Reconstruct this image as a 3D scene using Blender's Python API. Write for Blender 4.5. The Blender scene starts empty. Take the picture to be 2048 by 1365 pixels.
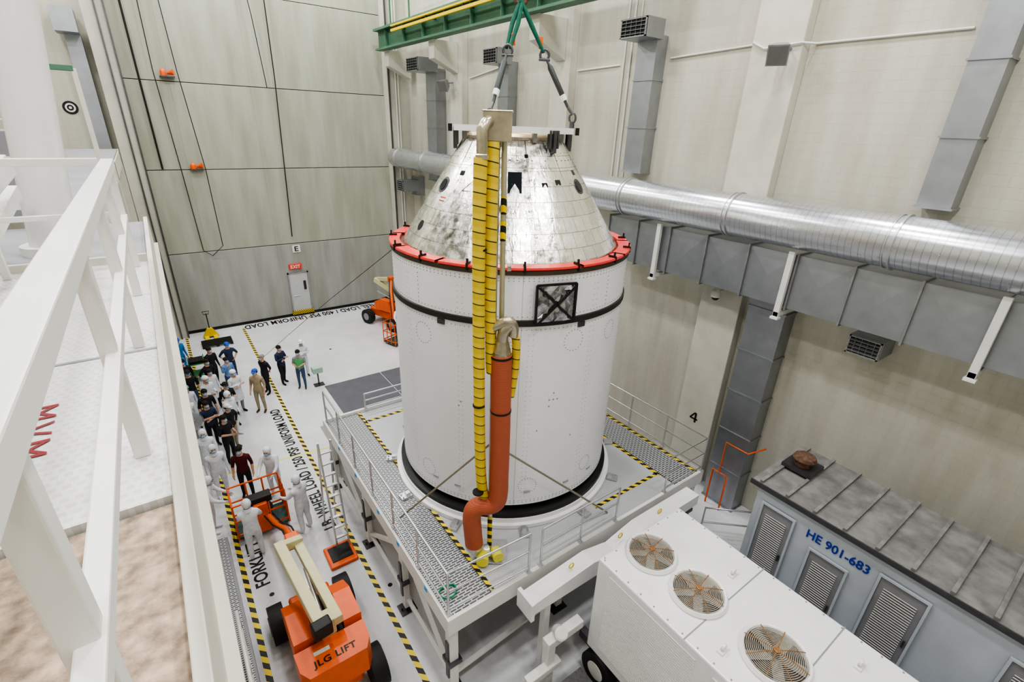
import bpy, math, random
from mathutils import Vector, Matrix
random.seed(7)
V=Vector
pi=math.pi
SC=bpy.context.scene
COL=SC.collection
# ------------------------------------------------------------------ materials
MATS={}
def newmat(name):
    m=bpy.data.materials.new(name); m.use_nodes=True
    nt=m.node_tree; b=nt.nodes['Principled BSDF']
    return m,nt,b
def N(nt,t,**kw):
    n=nt.nodes.new(t)
    for k,v in kw.items():
        setattr(n,k,v)
    return n
def mth(nt,op,a,b=None):
    n=N(nt,'ShaderNodeMath',operation=op)
    for i,v in enumerate((a,b)):
        if v is None: continue
        if isinstance(v,(int,float)): n.inputs[i].default_value=v
        else: nt.links.new(v,n.inputs[i])
    return n.outputs[0]
def ramp(nt,fac,c0,c1,p0=0.,p1=1.,const=False):
    r=N(nt,'ShaderNodeValToRGB'); e=r.color_ramp.elements
    e[0].position=p0;e[1].position=p1
    e[0].color=(*c0,1);e[1].color=(*c1,1)
    if const: r.color_ramp.interpolation='CONSTANT'
    nt.links.new(fac,r.inputs[0]); return r.outputs[0]
def noise(nt,vec,scale,detail=3,rough=.55):
    n=N(nt,'ShaderNodeTexNoise'); n.inputs['Scale'].default_value=scale
    n.inputs['Detail'].default_value=detail; n.inputs['Roughness'].default_value=rough
    if vec is not None: nt.links.new(vec,n.inputs['Vector'])
    return n.outputs['Fac']
def bump(nt,b,h,strength=.2,dist=.01):
    n=N(nt,'ShaderNodeBump'); n.inputs['Strength'].default_value=strength; n.inputs['Distance'].default_value=dist
    nt.links.new(h,n.inputs['Height']); nt.links.new(n.outputs[0],b.inputs['Normal'])
def mat(name,col,rough=.5,metal=0.,var=.06,scale=3.,bmp=0.,rvar=0.,emit=0.):
    if name in MATS: return MATS[name]
    m,nt,b=newmat(name)
    tc=N(nt,'ShaderNodeTexCoord')
    f=noise(nt,tc.outputs['Object'],scale)
    c0=tuple(max(0,c*(1-var)) for c in col); c1=tuple(min(1,c*(1+var)) for c in col)
    nt.links.new(ramp(nt,f,c0,c1,.3,.7),b.inputs['Base Color'])
    b.inputs['Roughness'].default_value=rough; b.inputs['Metallic'].default_value=metal
    if bmp: bump(nt,b,noise(nt,tc.outputs['Object'],scale*8),bmp,.01)
    if emit:
        b.inputs['Emission Color'].default_value=(*col,1); b.inputs['Emission Strength'].default_value=emit
    MATS[name]=m; return m
def wallmat(name,col,ax,bw=.4,bh=.2,mortar=.91,streak=.1,bs=.3):
    m,nt,b=newmat(name)
    tc=N(nt,'ShaderNodeTexCoord'); s=N(nt,'ShaderNodeSeparateXYZ'); nt.links.new(tc.outputs['Object'],s.inputs[0])
    c=N(nt,'ShaderNodeCombineXYZ'); nt.links.new(s.outputs[ax],c.inputs[0]); nt.links.new(s.outputs[2],c.inputs[1])
    br=N(nt,'ShaderNodeTexBrick'); nt.links.new(c.outputs[0],br.inputs['Vector'])
    br.inputs['Scale'].default_value=1; br.inputs['Brick Width'].default_value=bw; br.inputs['Row Height'].default_value=bh
    br.inputs['Mortar Size'].default_value=.006; br.inputs['Mortar Smooth'].default_value=.3
    br.inputs['Color1'].default_value=(*col,1); br.inputs['Color2'].default_value=(*[x*.985 for x in col],1); br.inputs['Mortar'].default_value=(*[x*mortar for x in col],1)
    mp=N(nt,'ShaderNodeMapping'); mp.inputs['Scale'].default_value=(1.2,.16,1); nt.links.new(c.outputs[0],mp.inputs[0])
    f=noise(nt,mp.outputs[0],1.3,5)
    mx=N(nt,'ShaderNodeMix',data_type='RGBA',blend_type='MULTIPLY'); mx.inputs[0].default_value=1
    nt.links.new(br.outputs['Color'],mx.inputs[6]); nt.links.new(ramp(nt,f,(1-streak*1.6,1-streak*1.8,1-streak*2.2),(1,1,1),.3,.6),mx.inputs[7])
    nt.links.new(mx.outputs[2],b.inputs['Base Color']); b.inputs['Roughness'].default_value=.5
    inv=mth(nt,'SUBTRACT',1.,br.outputs['Fac']); bump(nt,b,inv,bs,.01)
    MATS[name]=m; return m
def hazard(name,k=5.,axis=(1,1,0),c0=(.85,.62,.02),c1=(.02,.02,.02)):
    if name in MATS: return MATS[name]
    m,nt,b=newmat(name); tc=N(nt,'ShaderNodeTexCoord'); s=N(nt,'ShaderNodeSeparateXYZ'); nt.links.new(tc.outputs['Object'],s.inputs[0])
    t=0.
    for i in range(3): t=mth(nt,'ADD',mth(nt,'MULTIPLY',s.outputs[i],float(axis[i])),t)
    fr=mth(nt,'FRACT',mth(nt,'MULTIPLY',t,k))
    nt.links.new(ramp(nt,fr,c0,c1,0,.5,True),b.inputs['Base Color']); b.inputs['Roughness'].default_value=.45
    MATS[name]=m; return m
def treadmat(name,base,dark,bw=.09,bh=.04,ms=.012,metal=.3):
    m,nt,b=newmat(name); tc=N(nt,'ShaderNodeTexCoord')
    br=N(nt,'ShaderNodeTexBrick'); nt.links.new(tc.outputs['Object'],br.inputs['Vector'])
    br.inputs['Scale'].default_value=1; br.inputs['Brick Width'].default_value=bw; br.inputs['Row Height'].default_value=bh
    br.inputs['Mortar Size'].default_value=ms; br.inputs['Mortar Smooth'].default_value=.1
    br.inputs['Color1'].default_value=(*dark,1);br.inputs['Color2'].default_value=(*dark,1);br.inputs['Mortar'].default_value=(*base,1)
    nt.links.new(br.outputs['Color'],b.inputs['Base Color']); b.inputs['Roughness'].default_value=.4; b.inputs['Metallic'].default_value=metal
    bump(nt,b,br.outputs['Fac'],.4,.01)
    MATS[name]=m; return m
def cylcoords(nt,R):
    tc=N(nt,'ShaderNodeTexCoord'); s=N(nt,'ShaderNodeSeparateXYZ'); nt.links.new(tc.outputs['Object'],s.inputs[0])
    a=mth(nt,'MULTIPLY',mth(nt,'ARCTAN2',s.outputs[1],s.outputs[0]),R)
    c=N(nt,'ShaderNodeCombineXYZ'); nt.links.new(a,c.inputs[0]); nt.links.new(s.outputs[2],c.inputs[1])
    return c.outputs[0],tc
def foilmat():
    m,nt,b=newmat('silver_foil_tiles'); v,tc=cylcoords(nt,1.9)
    br=N(nt,'ShaderNodeTexBrick'); nt.links.new(v,br.inputs['Vector']); br.offset=0.5
    br.inputs['Scale'].default_value=1; br.inputs['Brick Width'].default_value=.25; br.inputs['Row Height'].default_value=.26
    br.inputs['Mortar Size'].default_value=.005; br.inputs['Mortar Smooth'].default_value=.2
    br.inputs['Color1'].default_value=(.93,.92,.86,1);br.inputs['Color2'].default_value=(.72,.71,.65,1);br.inputs['Mortar'].default_value=(.38,.36,.30,1)
    nt.links.new(br.outputs['Color'],b.inputs['Base Color']); b.inputs['Metallic'].default_value=1
    f=noise(nt,tc.outputs['Object'],7,5); mm=N(nt,'ShaderNodeMapRange'); mm.inputs['From Min'].default_value=.3; mm.inputs['From Max'].default_value=.7; mm.inputs['To Min'].default_value=.12; mm.inputs['To Max'].default_value=.38
    nt.links.new(f,mm.inputs['Value']); nt.links.new(mm.outputs[0],b.inputs['Roughness'])
    mp=N(nt,'ShaderNodeMapping'); mp.inputs['Scale'].default_value=(7,2.4,1); nt.links.new(v,mp.inputs[0])
    h=mth(nt,'ADD',mth(nt,'MULTIPLY',noise(nt,mp.outputs[0],2.,5),.7),mth(nt,'MULTIPLY',br.outputs['Fac'],-.4))
    bump(nt,b,h,.5,.022)
    MATS['foil']=m; return m
def paintcyl():
    m,nt,b=newmat('white_panel_paint'); v,tc=cylcoords(nt,2.6)
    br=N(nt,'ShaderNodeTexBrick'); nt.links.new(v,br.inputs['Vector']); br.offset=0
    br.inputs['Scale'].default_value=1; br.inputs['Brick Width'].default_value=5.445; br.inputs['Row Height'].default_value=6.
    br.inputs['Mortar Size'].default_value=.006
    br.inputs['Color1'].default_value=(.86,.87,.91,1);br.inputs['Color2'].default_value=(.86,.87,.91,1);br.inputs['Mortar'].default_value=(.5,.5,.52,1)
    f=noise(nt,tc.outputs['Object'],1.2,4)
    mx=N(nt,'ShaderNodeMix',data_type='RGBA',blend_type='MULTIPLY'); mx.inputs[0].default_value=1
    nt.links.new(br.outputs['Color'],mx.inputs[6]); nt.links.new(ramp(nt,f,(.95,.955,.965),(1,1,1),.3,.6),mx.inputs[7])
    nt.links.new(mx.outputs[2],b.inputs['Base Color']); b.inputs['Roughness'].default_value=.38
    MATS['paintcyl']=m; return m
def ductmat(name,ax,k,col=(.62,.64,.66),rough=.3,bs=.35,va=.06,w=.12):
    m,nt,b=newmat(name); tc=N(nt,'ShaderNodeTexCoord'); s=N(nt,'ShaderNodeSeparateXYZ'); nt.links.new(tc.outputs['Object'],s.inputs[0])
    fr=mth(nt,'FRACT',mth(nt,'MULTIPLY',s.outputs[ax],k)); ridge=mth(nt,'LESS_THAN',fr,w)
    f=noise(nt,tc.outputs['Object'],3.,5)
    base=ramp(nt,f,tuple(c*(1-va) for c in col),tuple(min(1,c*(1+va)) for c in col),.3,.7)
    if bs:
        mx=N(nt,'ShaderNodeMix',data_type='RGBA'); nt.links.new(ridge,mx.inputs[0]); nt.links.new(base,mx.inputs[6]); mx.inputs[7].default_value=(*[c*.72 for c in col],1); base=mx.outputs[2]
    nt.links.new(base,b.inputs['Base Color'])
    mm=N(nt,'ShaderNodeMapRange'); mm.inputs['To Min'].default_value=rough; mm.inputs['To Max'].default_value=rough+.12
    nt.links.new(f,mm.inputs['Value']); nt.links.new(mm.outputs[0],b.inputs['Roughness'])
    b.inputs['Metallic'].default_value=.9
    if bs: bump(nt,b,ridge,bs,.01)
    MATS[name]=m; return m
def floormat():
    m,nt,b=newmat('epoxy_floor'); tc=N(nt,'ShaderNodeTexCoord')
    f=noise(nt,tc.outputs['Object'],.7,6); g=noise(nt,tc.outputs['Object'],9,4)
    mx=N(nt,'ShaderNodeMix',data_type='RGBA',blend_type='MULTIPLY'); mx.inputs[0].default_value=1
    nt.links.new(ramp(nt,f,(.61,.62,.645),(.71,.715,.735),.35,.65),mx.inputs[6]); nt.links.new(ramp(nt,g,(.95,.95,.95),(1,1,1),.3,.6),mx.inputs[7])
    nt.links.new(mx.outputs[2],b.inputs['Base Color'])
    b.inputs['Roughness'].default_value=.12; b.inputs['Specular IOR Level'].default_value=.55
    bump(nt,b,noise(nt,tc.outputs['Object'],5,2),.05,.01)
    MATS['floor']=m; return m
WHITE=mat('white_paint',(.76,.76,.735),.4,0,.04,2.)
WGLOSS=mat('white_gloss_paint',(.82,.82,.82),.25,0,.03,2.)
CREAM=mat('cream_paint',(.64,.625,.55),.5,0,.06,2.,.05)
CREAM2=mat('cream_column_paint',(.56,.55,.475),.5,0,.06,1.5,.05)
GREY=mat('grey_metal',(.36,.37,.38),.4,.6,.1,4.)
CRK=mat('crinkled_foil',(.42,.42,.45),.2,1.,.55,7.,.5)
GALV=ductmat('galvanised_sheet',1,0.8,bs=.0,col=(.42,.44,.47),rough=.38)
SPIRAL=ductmat('spiral_duct_sheet',1,8.,rough=.2,bs=.5,col=(.66,.68,.72),va=.03,w=.1)
DARK=mat('black_rubber',(.02,.02,.022),.6,0,.1,8.)
BLACK=mat('black_paint',(.015,.015,.015),.45)
RED=mat('red_cover',(.72,.07,.06),.35,0,.08,5.)
ORANGE=mat('orange_paint',(.80,.13,.02),.35,0,.06,4.)
BEIGE=mat('boom_beige',(.62,.58,.35),.4,0,.06,4.)
YEL=mat('yellow_paint',(.80,.58,.03),.4)
BRASS=mat('duct_brass',(.50,.45,.35),.3,.85,.18,5.)
ALU=mat('aluminium',(.60,.61,.62),.32,.8,.06,5.)
STEEL=mat('dark_steel',(.14,.14,.15),.4,.8,.1,6.)
GREEN=mat('green_paint',(.09,.20,.13),.5,0,.12,2.)
GSLING=mat('green_sling_fabric',(.01,.11,.07),.8,0,.2,20.)
OSLING=mat('orange_tag',(.85,.18,.03),.7)
BLUE=mat('blue_letter_paint',(.02,.05,.40),.5)
BLUETAPE=mat('blue_tape',(.05,.35,.75),.6)
RUST=mat('rusty_metal',(.17,.10,.07),.7,.3,.4,14.,.2)
ROOF=mat('grey_roof_coating',(.20,.195,.19),.7,0,.3,3.,.2)
PLY=mat('tan_plywood',(.40,.31,.235),.8,0,.45,16.,.4)
GLAY=mat('matte_grey',(.30,.30,.32),.6,0,.06,2.)
MAT_=mat('floor_mat',(.13,.13,.15),.6,0,.08,2.)
GLASS=mat('dark_glass',(.02,.025,.03),.08)
GRN=mat('green_hose',(.02,.35,.15),.5)
SHEDW=mat('shed_wall_paint',(.54,.58,.64),.5,0,.06,1.5)
PALEG=mat('cabinet_grey',(.5,.51,.5),.5)
HAZ=hazard('hazard_stripe_tape',4.5)
HAZP=hazard('hazard_pole_tape',5.,(.6,.6,1))
TREAD=treadmat('perforated_tread',(.50,.51,.52),(.10,.10,.11),.16,.055,.014)
DIAM=treadmat('diamond_plate',(.68,.68,.67),(.59,.59,.58),.05,.05,.012,0)
FOIL=foilmat(); PCYL=paintcyl(); FLOOR=floormat()
def hosemat():
    m,nt,b=newmat('yellow_hose_striped'); tc=N(nt,'ShaderNodeTexCoord'); s=N(nt,'ShaderNodeSeparateXYZ'); nt.links.new(tc.outputs['Object'],s.inputs[0])
    t=mth(nt,'ADD',mth(nt,'MULTIPLY',s.outputs[2],5.4),mth(nt,'MULTIPLY',s.outputs[0],1.2))
    fr=mth(nt,'FRACT',t)
    nt.links.new(ramp(nt,fr,(.03,.03,.02),(.74,.55,.06),0,.09,True),b.inputs['Base Color']); b.inputs['Roughness'].default_value=.6
    bump(nt,b,mth(nt,'ABSOLUTE',mth(nt,'SUBTRACT',fr,.5)),.5,.03)
    return m
YH=hosemat()
def odmat():
    m,nt,b=newmat('orange_silicone_duct'); tc=N(nt,'ShaderNodeTexCoord'); s=N(nt,'ShaderNodeSeparateXYZ'); nt.links.new(tc.outputs['Object'],s.inputs[0])
    fr=mth(nt,'FRACT',mth(nt,'MULTIPLY',s.outputs[2],30.))
    nt.links.new(ramp(nt,fr,(.38,.09,.045),(.52,.14,.075),0.,.5),b.inputs['Base Color']); b.inputs['Roughness'].default_value=.6
    bump(nt,b,mth(nt,'ADD',mth(nt,'MULTIPLY',fr,.4),noise(nt,tc.outputs['Object'],9,3)),.4,.02); return m
OD=odmat()
# ------------------------------------------------------------------ mesh builder
class MB:
    def __init__(s): s.v=[];s.f=[];s.sm=[]
    def add(s,vs,fs,smooth=False):
        o=len(s.v); s.v+= [V(x) for x in vs]
        for f in fs: s.f.append([o+i for i in f]); s.sm.append(smooth)
        return s
    def box(s,x0,x1,y0,y1,z0,z1):
        return s.add([(x0,y0,z0),(x1,y0,z0),(x1,y1,z0),(x0,y1,z0),(x0,y0,z1),(x1,y0,z1),(x1,y1,z1),(x0,y1,z1)],
            [(0,3,2,1),(4,5,6,7),(0,1,5,4),(1,2,6,5),(2,3,7,6),(3,0,4,7)])
    def obox(s,c,ax,ay,az):
        c=V(c);ax=V(ax);ay=V(ay);az=V(az); vs=[]
        for k in (-1,1):
            for i,j in ((-1,-1),(1,-1),(1,1),(-1,1)): vs.append(c+ax*i+ay*j+az*k)
        return s.add(vs,[(0,3,2,1),(4,5,6,7),(0,1,5,4),(1,2,6,5),(2,3,7,6),(3,0,4,7)])
    def beam(s,p0,p1,w,h,up=(0,0,1)):
        p0=V(p0);p1=V(p1);d=(p1-p0);L=d.length;d.normalize();u=V(up)
        if abs(d.dot(u))>.98: u=V((0,1,0))
        r=d.cross(u).normalized();u=r.cross(d).normalized()
        return s.obox((p0+p1)/2,d*L/2,r*w/2,u*h/2)
    def frame(s,d):
        d=V(d).normalized();u=V((0,0,1)) if abs(d.z)<.95 else V((0,1,0))
        r=d.cross(u).normalized();return r,r.cross(d).normalized()
    def cyl(s,p0,p1,r0,r1=None,n=16,cap=True,smooth=True):
        if r1 is None:r1=r0
        p0=V(p0);p1=V(p1);r,u=s.frame(p1-p0)
        a=[];
        for p,q in((p0,r0),(p1,r1)):
            for i in range(n):
                t=2*pi*i/n;a.append(p+(r*math.cos(t)+u*math.sin(t))*q)
        s.add(a,[(i,(i+1)%n,n+(i+1)%n,n+i) for i in range(n)],smooth)
        if cap:
            s.add(a[:n],[tuple(range(n))[::-1]]); s.add(a[n:],[tuple(range(n))])
        return s
    def tube(s,path,r,n=12,cap=True):
        P=[V(p) for p in path];rs=r if isinstance(r,(list,tuple)) else [r]*len(P)
        ds=[]
        for i in range(len(P)):
            d=(P[min(i+1,len(P)-1)]-P[max(i-1,0)]);ds.append(d.normalized())
        rr,uu=s.frame(ds[0]);a=[]
        for i,p in enumerate(P):
            d=ds[i];rr=(rr-d*rr.dot(d)).normalized();uu=rr.cross(d).normalized()
            for k in range(n):
                t=2*pi*k/n;a.append(p+(rr*math.cos(t)+uu*math.sin(t))*rs[i])
        fs=[]
        for i in range(len(P)-1):
            for k in range(n): fs.append((i*n+k,i*n+(k+1)%n,(i+1)*n+(k+1)%n,(i+1)*n+k))
        s.add(a,fs,True)
        if cap: s.add(a[:n],[tuple(range(n))[::-1]]); s.add(a[-n:],[tuple(range(n))])
        return s
    def lathe(s,prof,c,n=48,a0=0,a1=2*pi,shared=False,smooth=True):
        cx,cy=c;full=abs(a1-a0-2*pi)<1e-4;m=n if full else n+1
        def ring(r,z): return [(cx+r*math.cos(a0+(a1-a0)*i/n),cy+r*math.sin(a0+(a1-a0)*i/n),z) for i in range(m)]
        if shared:
            vs=[];fs=[]
            for r,z in prof: vs+=ring(r,z)
            for j in range(len(prof)-1):
                for i in range(n): fs.append((j*m+i,j*m+(i+1)%m,(j+1)*m+(i+1)%m,(j+1)*m+i))
            s.add(vs,fs,smooth)
        else:
            for j in range(len(prof)-1):
                vs=ring(*prof[j])+ring(*prof[j+1])
                s.add(vs,[(i,(i+1)%m,m+(i+1)%m,m+i) for i in range(n)],smooth)
        return s
    def ball(s,c,rx,ry=None,rz=None,n=12,k=8,z0=-1,M=None):
        ry=ry or rx;rz=rz or rx;vs=[];fs=[]
        t0=math.asin(z0)
        for j in range(k+1):
            t=t0+(pi/2-t0)*j/k
            for i in range(n):
                a=2*pi*i/n;p=V((rx*math.cos(t)*math.cos(a),ry*math.cos(t)*math.sin(a),rz*math.sin(t)))
                if M: p=M@p
                vs.append(V(c)+p)
        for j in range(k):
            for i in range(n): fs.append((j*n+i,j*n+(i+1)%n,(j+1)*n+(i+1)%n,(j+1)*n+i))
        return s.add(vs,fs,True)
    def poly(s,pts,ext):
        pts=[V(p) for p in pts];e=V(ext);n=len(pts)
        s.add(pts,[tuple(range(n))[::-1]]);s.add([p+e for p in pts],[tuple(range(n))])
        for i in range(n):
            j=(i+1)%n;s.add([pts[i],pts[j],pts[j]+e,pts[i]+e],[(0,1,2,3)])
        return s
def thing(name,label,cat,loc=(0,0,0),group=None,kind=None):
    o=bpy.data.objects.new(name,None);o.empty_display_size=.2;o.location=loc;COL.objects.link(o)
    o['label']=label;o['category']=cat
    if group:o['group']=group
    if kind:o['kind']=kind
    return o
def wloc(o):
    p=V(o.location)
    while o.parent: o=o.parent;p+=V(o.location)
    return p
def mk(name,mb,mats,parent=None,origin=None,bevel=0,label=None,cat=None,group=None,kind=None):
    if not isinstance(mats,(list,tuple)):mats=[mats]
    xs=[v.x for v in mb.v];ys=[v.y for v in mb.v];zs=[v.z for v in mb.v]
    c=V(origin) if origin is not None else V(((min(xs)+max(xs))/2,(min(ys)+max(ys))/2,min(zs)))
    me=bpy.data.meshes.new(name);me.from_pydata([tuple(v-c) for v in mb.v],[],mb.f)
    me.polygons.foreach_set('use_smooth',mb.sm)
    for m in mats:me.materials.append(m)
    me.update()
    o=bpy.data.objects.new(name,me);COL.objects.link(o)
    if parent is not None:
        o.parent=parent;o.location=c-wloc(parent)
    else:o.location=c
    if bevel:
        b=o.modifiers.new('b','BEVEL');b.width=bevel;b.segments=2;b.limit_method='ANGLE';b.angle_limit=.7
    if label:o['label']=label
    if cat:o['category']=cat
    if group:o['group']=group
    if kind:o['kind']=kind
    return o
def boxes(name,lst,m,parent,bevel=0):
    for b in lst: mk(name,MB().box(*b),m,parent,bevel=bevel)
def textmb(body,orig,right,up,height,length=None,depth=.004,mb=None,off=.018,sp=1.):
    cu=bpy.data.curves.new('tmp','FONT');cu.body=body;cu.size=1;cu.extrude=.0;cu.resolution_u=3;cu.offset=off;cu.space_character=sp
    o=bpy.data.objects.new('tmp',cu);COL.objects.link(o);bpy.context.view_layer.update()
    me=bpy.data.meshes.new_from_object(o.evaluated_get(bpy.context.evaluated_depsgraph_get()))
    xs=[v.co.x for v in me.vertices];ys=[v.co.y for v in me.vertices]
    x0,x1,y0,y1=min(xs),max(xs),min(ys),max(ys);ky=height/(y1-y0);kx=(length/(x1-x0)) if length else ky
    right=V(right).normalized();up=V(up).normalized();n=right.cross(up)
    mb=mb or MB()
    mb.add([V(orig)+right*(v.co.x-x0)*kx+up*(v.co.y-y0)*ky+n*depth for v in me.vertices],[tuple(p.vertices) for p in me.polygons])
    bpy.data.objects.remove(o);bpy.data.curves.remove(cu);bpy.data.meshes.remove(me)
    return mb
# ------------------------------------------------------------------ room
FY=28.4;RX=12.6
def S(name,mb,m,**k): return mk(name,mb,m,kind='structure',**k)
S('floor',MB().box(-9,RX+.3,-5,FY+.3,-.3,0),FLOOR,origin=(0,0,0))
WR=wallmat('cream_block_wall',(.60,.585,.51),1);WF=wallmat('cream_block_wall_far',(.59,.58,.505),0)
S('wall_right',MB().box(RX,RX+.3,-5,FY,0,20),WR,origin=(RX,0,0))
S('wall_left',MB().box(-9.3,-9,-5,FY,0,20),WR,origin=(-9,0,0))
S('wall_back',MB().box(-9.3,RX+.3,-5.3,-5,0,20),WF,origin=(0,-5,0))
S('wall_far',MB().box(-9.3,RX+.3,FY,FY+.3,0,20),WF,origin=(0,FY,0))
S('ceiling',MB().box(-9.3,RX+.3,-5.3,FY+.3,20,20.3),mat('ceiling_dark',(.12,.12,.11),.8))
DP=wallmat('grey_door_panel',(.40,.42,.35),0,3.2,50,.72,.13,.3)
DP2=wallmat('grey_door_panel_low',(.375,.385,.36),0,3.2,50,.8,.15,.3)
hd=thing('hangar_door','tall grey-green sectional hangar door with horizontal panels','hangar door',(5.7,FY-.05,0),kind='structure')
hd.name='door_1'
zz=[.12,4.1,7.95,11.6,15.3,19]
for i in range(5):
    off=.06*i
    mk('door_panel',MB().box(0,11.4,FY-.40+off*.6,FY-.02,zz[i]+.015,zz[i+1]-.015),DP2 if i==0 else DP,hd,origin=(0,FY,zz[i]),bevel=.015)
mk('door_bottom_seal',MB().box(0,11.4,FY-.44,FY-.05,0,.12),BLACK,hd)
S('trim_1',MB().box(11.4,RX,FY-.9,FY,0,20),CREAM2)
S('trim_2',MB().box(-.75,-.02,FY-.9,FY,0,20),CREAM2)
for i,x in enumerate((-.06,-.35,11.42)): S('trim_%d'%(8+i),MB().box(x,x+.06,FY-1.,FY-.9,0,18),STEEL)
pd=MB().box(5.15,6.1,FY-.46,FY-.40,.3,2.45)
d2_=mk('door_2',pd,PALEG,bevel=.01,kind='structure')
fr=MB()
fr.box(5.08,5.15,FY-.48,FY-.40,.25,2.52).box(6.1,6.17,FY-.48,FY-.40,.25,2.52).box(5.08,6.17,FY-.48,FY-.40,2.45,2.52)
mk('door_frame',fr,GREY,d2_)
mk('door_window',MB().box(5.85,5.98,FY-.49,FY-.46,1.5,2.),GLASS,d2_)
mk('door_handle',MB().cyl((5.25,FY-.5,1.2),(5.6,FY-.5,1.2),.02),ALU,d2_)
mk('door_threshold',MB().box(5.05,6.2,FY-.58,FY-.40,.12,.3),hazard('hazard_small',9.,(1,0,1)),d2_)
ex=thing('exit_sign','illuminated red and white EXIT sign above a door','sign',(5.55,FY-.44,2.75))
mk('sign_box',MB().box(5.22,5.88,FY-.5,FY-.40,2.72,3.0),mat('sign_red',(.8,.08,.05),.4),ex,bevel=.01)
mk('sign_lettering',textmb('EXIT',(5.30,FY-.503,2.77),(1,0,0),(0,0,1),.18,.5),WHITE,ex)
es=thing('letter_sign','small white square sign with black letter E','sign',(5.75,FY-.40,3.75))
mk('sign_plate',MB().box(5.55,5.95,FY-.44,FY-.38,3.62,4.0),WHITE,es)
mk('sign_lettering',textmb('E',(5.65,FY-.445,3.68),(1,0,0),(0,0,1),.27,.2),BLACK,es)
def cable(pts,r=.018,name='hanging_cable',label='thin black cable hanging down the hangar door',m=BLACK):
    return mk(name,MB().tube([V(p) for p in pts],r,6),m,label=label,cat='cable')
cable([(1.15,FY-.47,18),(1.1,FY-.47,12),(1.3,FY-.47,8),(1.45,FY-.5,4.2),(1.8,FY-.5,3.9),(2.3,FY-.75,4.4),(2.25,FY-.75,8),(1.95,FY-.75,12),(1.7,FY-.47,18)])
cable([(5.95,FY-.47,18),(5.9,FY-.47,12),(5.75,FY-.47,8),(5.62,FY-.47,4.5)],.025)
cable([(.5,FY-.47,18),(.55,FY-.47,12),(.6,FY-.47,8)],.04)
cable([(4.9,FY-.47,18),(5.3,FY-.47,14.5),(5.5,FY-.47,11.6)])
cable([(4.9,7.0,9.9),(4.5,11.5,7.3),(3.9,15.5,4.9),(3.2,19.8,2.2),(2.5,23,.02)],.008,'tether_line','thin dark tether line running from the capsule to the floor')
for x,z in((1.6,11.75),(1.95,7.95)):
    b=thing('warning_beacon','small orange rotating warning beacon on a bracket on the hangar door','light',(x,FY-.5,z))
    mk('bracket',MB().box(x-.3,x+.25,FY-.6,FY-.3,z,z+.05),STEEL,b)
    mk('beacon_dome',MB().lathe([(.11,z+.05),(.12,z+.2),(.08,z+.3),(.0,z+.33)],(x-.15,FY-.5),16,shared=True),ORANGE,b)
    mk('horn',MB().cyl((x+.0,FY-.5,z+.15),(x+.22,FY-.6,z+.2),.05,.12),ORANGE,b)
tg=thing('target_marker','round black and white survey target on a cream wall','marker',(-2.0,FY,10.2))
for i,(r,m) in enumerate(((.25,BLACK),(.17,WHITE),(.11,BLACK),(.05,WHITE))):
    mk('target_ring',MB().cyl((-2.0,FY-.0,10.4),(-2.0,FY-.02-.006*i,10.4),r,n=24),m,tg)
def pil(y0,y1,n): S('trim_%d'%n,MB().box(RX-.32,RX,y0,y1,0,20),CREAM,bevel=.02)
pil(6.35,7.55,4);pil(14.0,15.0,5);pil(21.2,22.3,6);pil(-1.6,-.4,7)
def F4(u,v): return (RX-.33,7.1-u,2.05+v)
f4=MB()
f4.add([F4(*p) for p in[(.16,0),(.22,0),(.22,.34),(.16,.34)]],[(0,1,2,3)])
f4.add([F4(*p) for p in[(0,.09),(.27,.09),(.27,.14),(0,.14)]],[(0,1,2,3)])
f4.add([F4(*p) for p in[(0,.14),(.06,.14),(.19,.34),(.14,.34)]],[(0,1,2,3)])
mk('column_number',f4,BLACK,label='black painted number 4 on a cream column',cat='marking')
gb=thing('crane_runway_beam','long green steel crane runway girder with a yellow conductor rail','beam',(11.0,20,13.6))
mk('girder_web',MB().box(10.97,11.03,9,27.3,13.65,14.45),GREEN,gb)
mk('bottom_flange',MB().box(10.78,11.22,9,27.3,13.6,13.68),GREEN,gb)
mk('top_flange',MB().box(10.7,11.3,9,27.3,14.42,14.52),GREEN,gb)
for y in range(10,27,2): mk('web_stiffener',MB().box(10.8,10.97,y,y+.03,13.68,14.42),GREEN,gb)
mk('conductor_rail',MB().box(10.45,10.55,12,24.5,14.1,14.2),YEL,gb)
mk('conductor_rail',MB().box(10.45,10.55,12,24.5,14.3,14.36),YEL,gb)
for y in range(12,25,3): mk('rail_hanger',MB().box(10.5,10.97,y,y+.04,14.2,14.3),STEEL,gb)
for y in(21.75,14.5,26.7):
    mk('corbel',MB().poly([(11.1,y-.25,13.6),(RX-.33,y-.25,13.6),(RX-.33,y-.25,12.4),(11.1,y-.25,12.9)],(0,.5,0)),CREAM,gb)
for b in [((10.95,25.6,14.5),(10.95,25.6,16.2)),((10.95,23.5,14.5),(10.95,23.5,16.2)),((10.95,25.6,15.6),(10.95,23.5,15.6)),((10.95,25.6,16.1),(10.95,23.5,16.1))]:
    mk('guard_rail',MB().beam(b[0],b[1],.06,.06),GREEN,gb)
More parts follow.
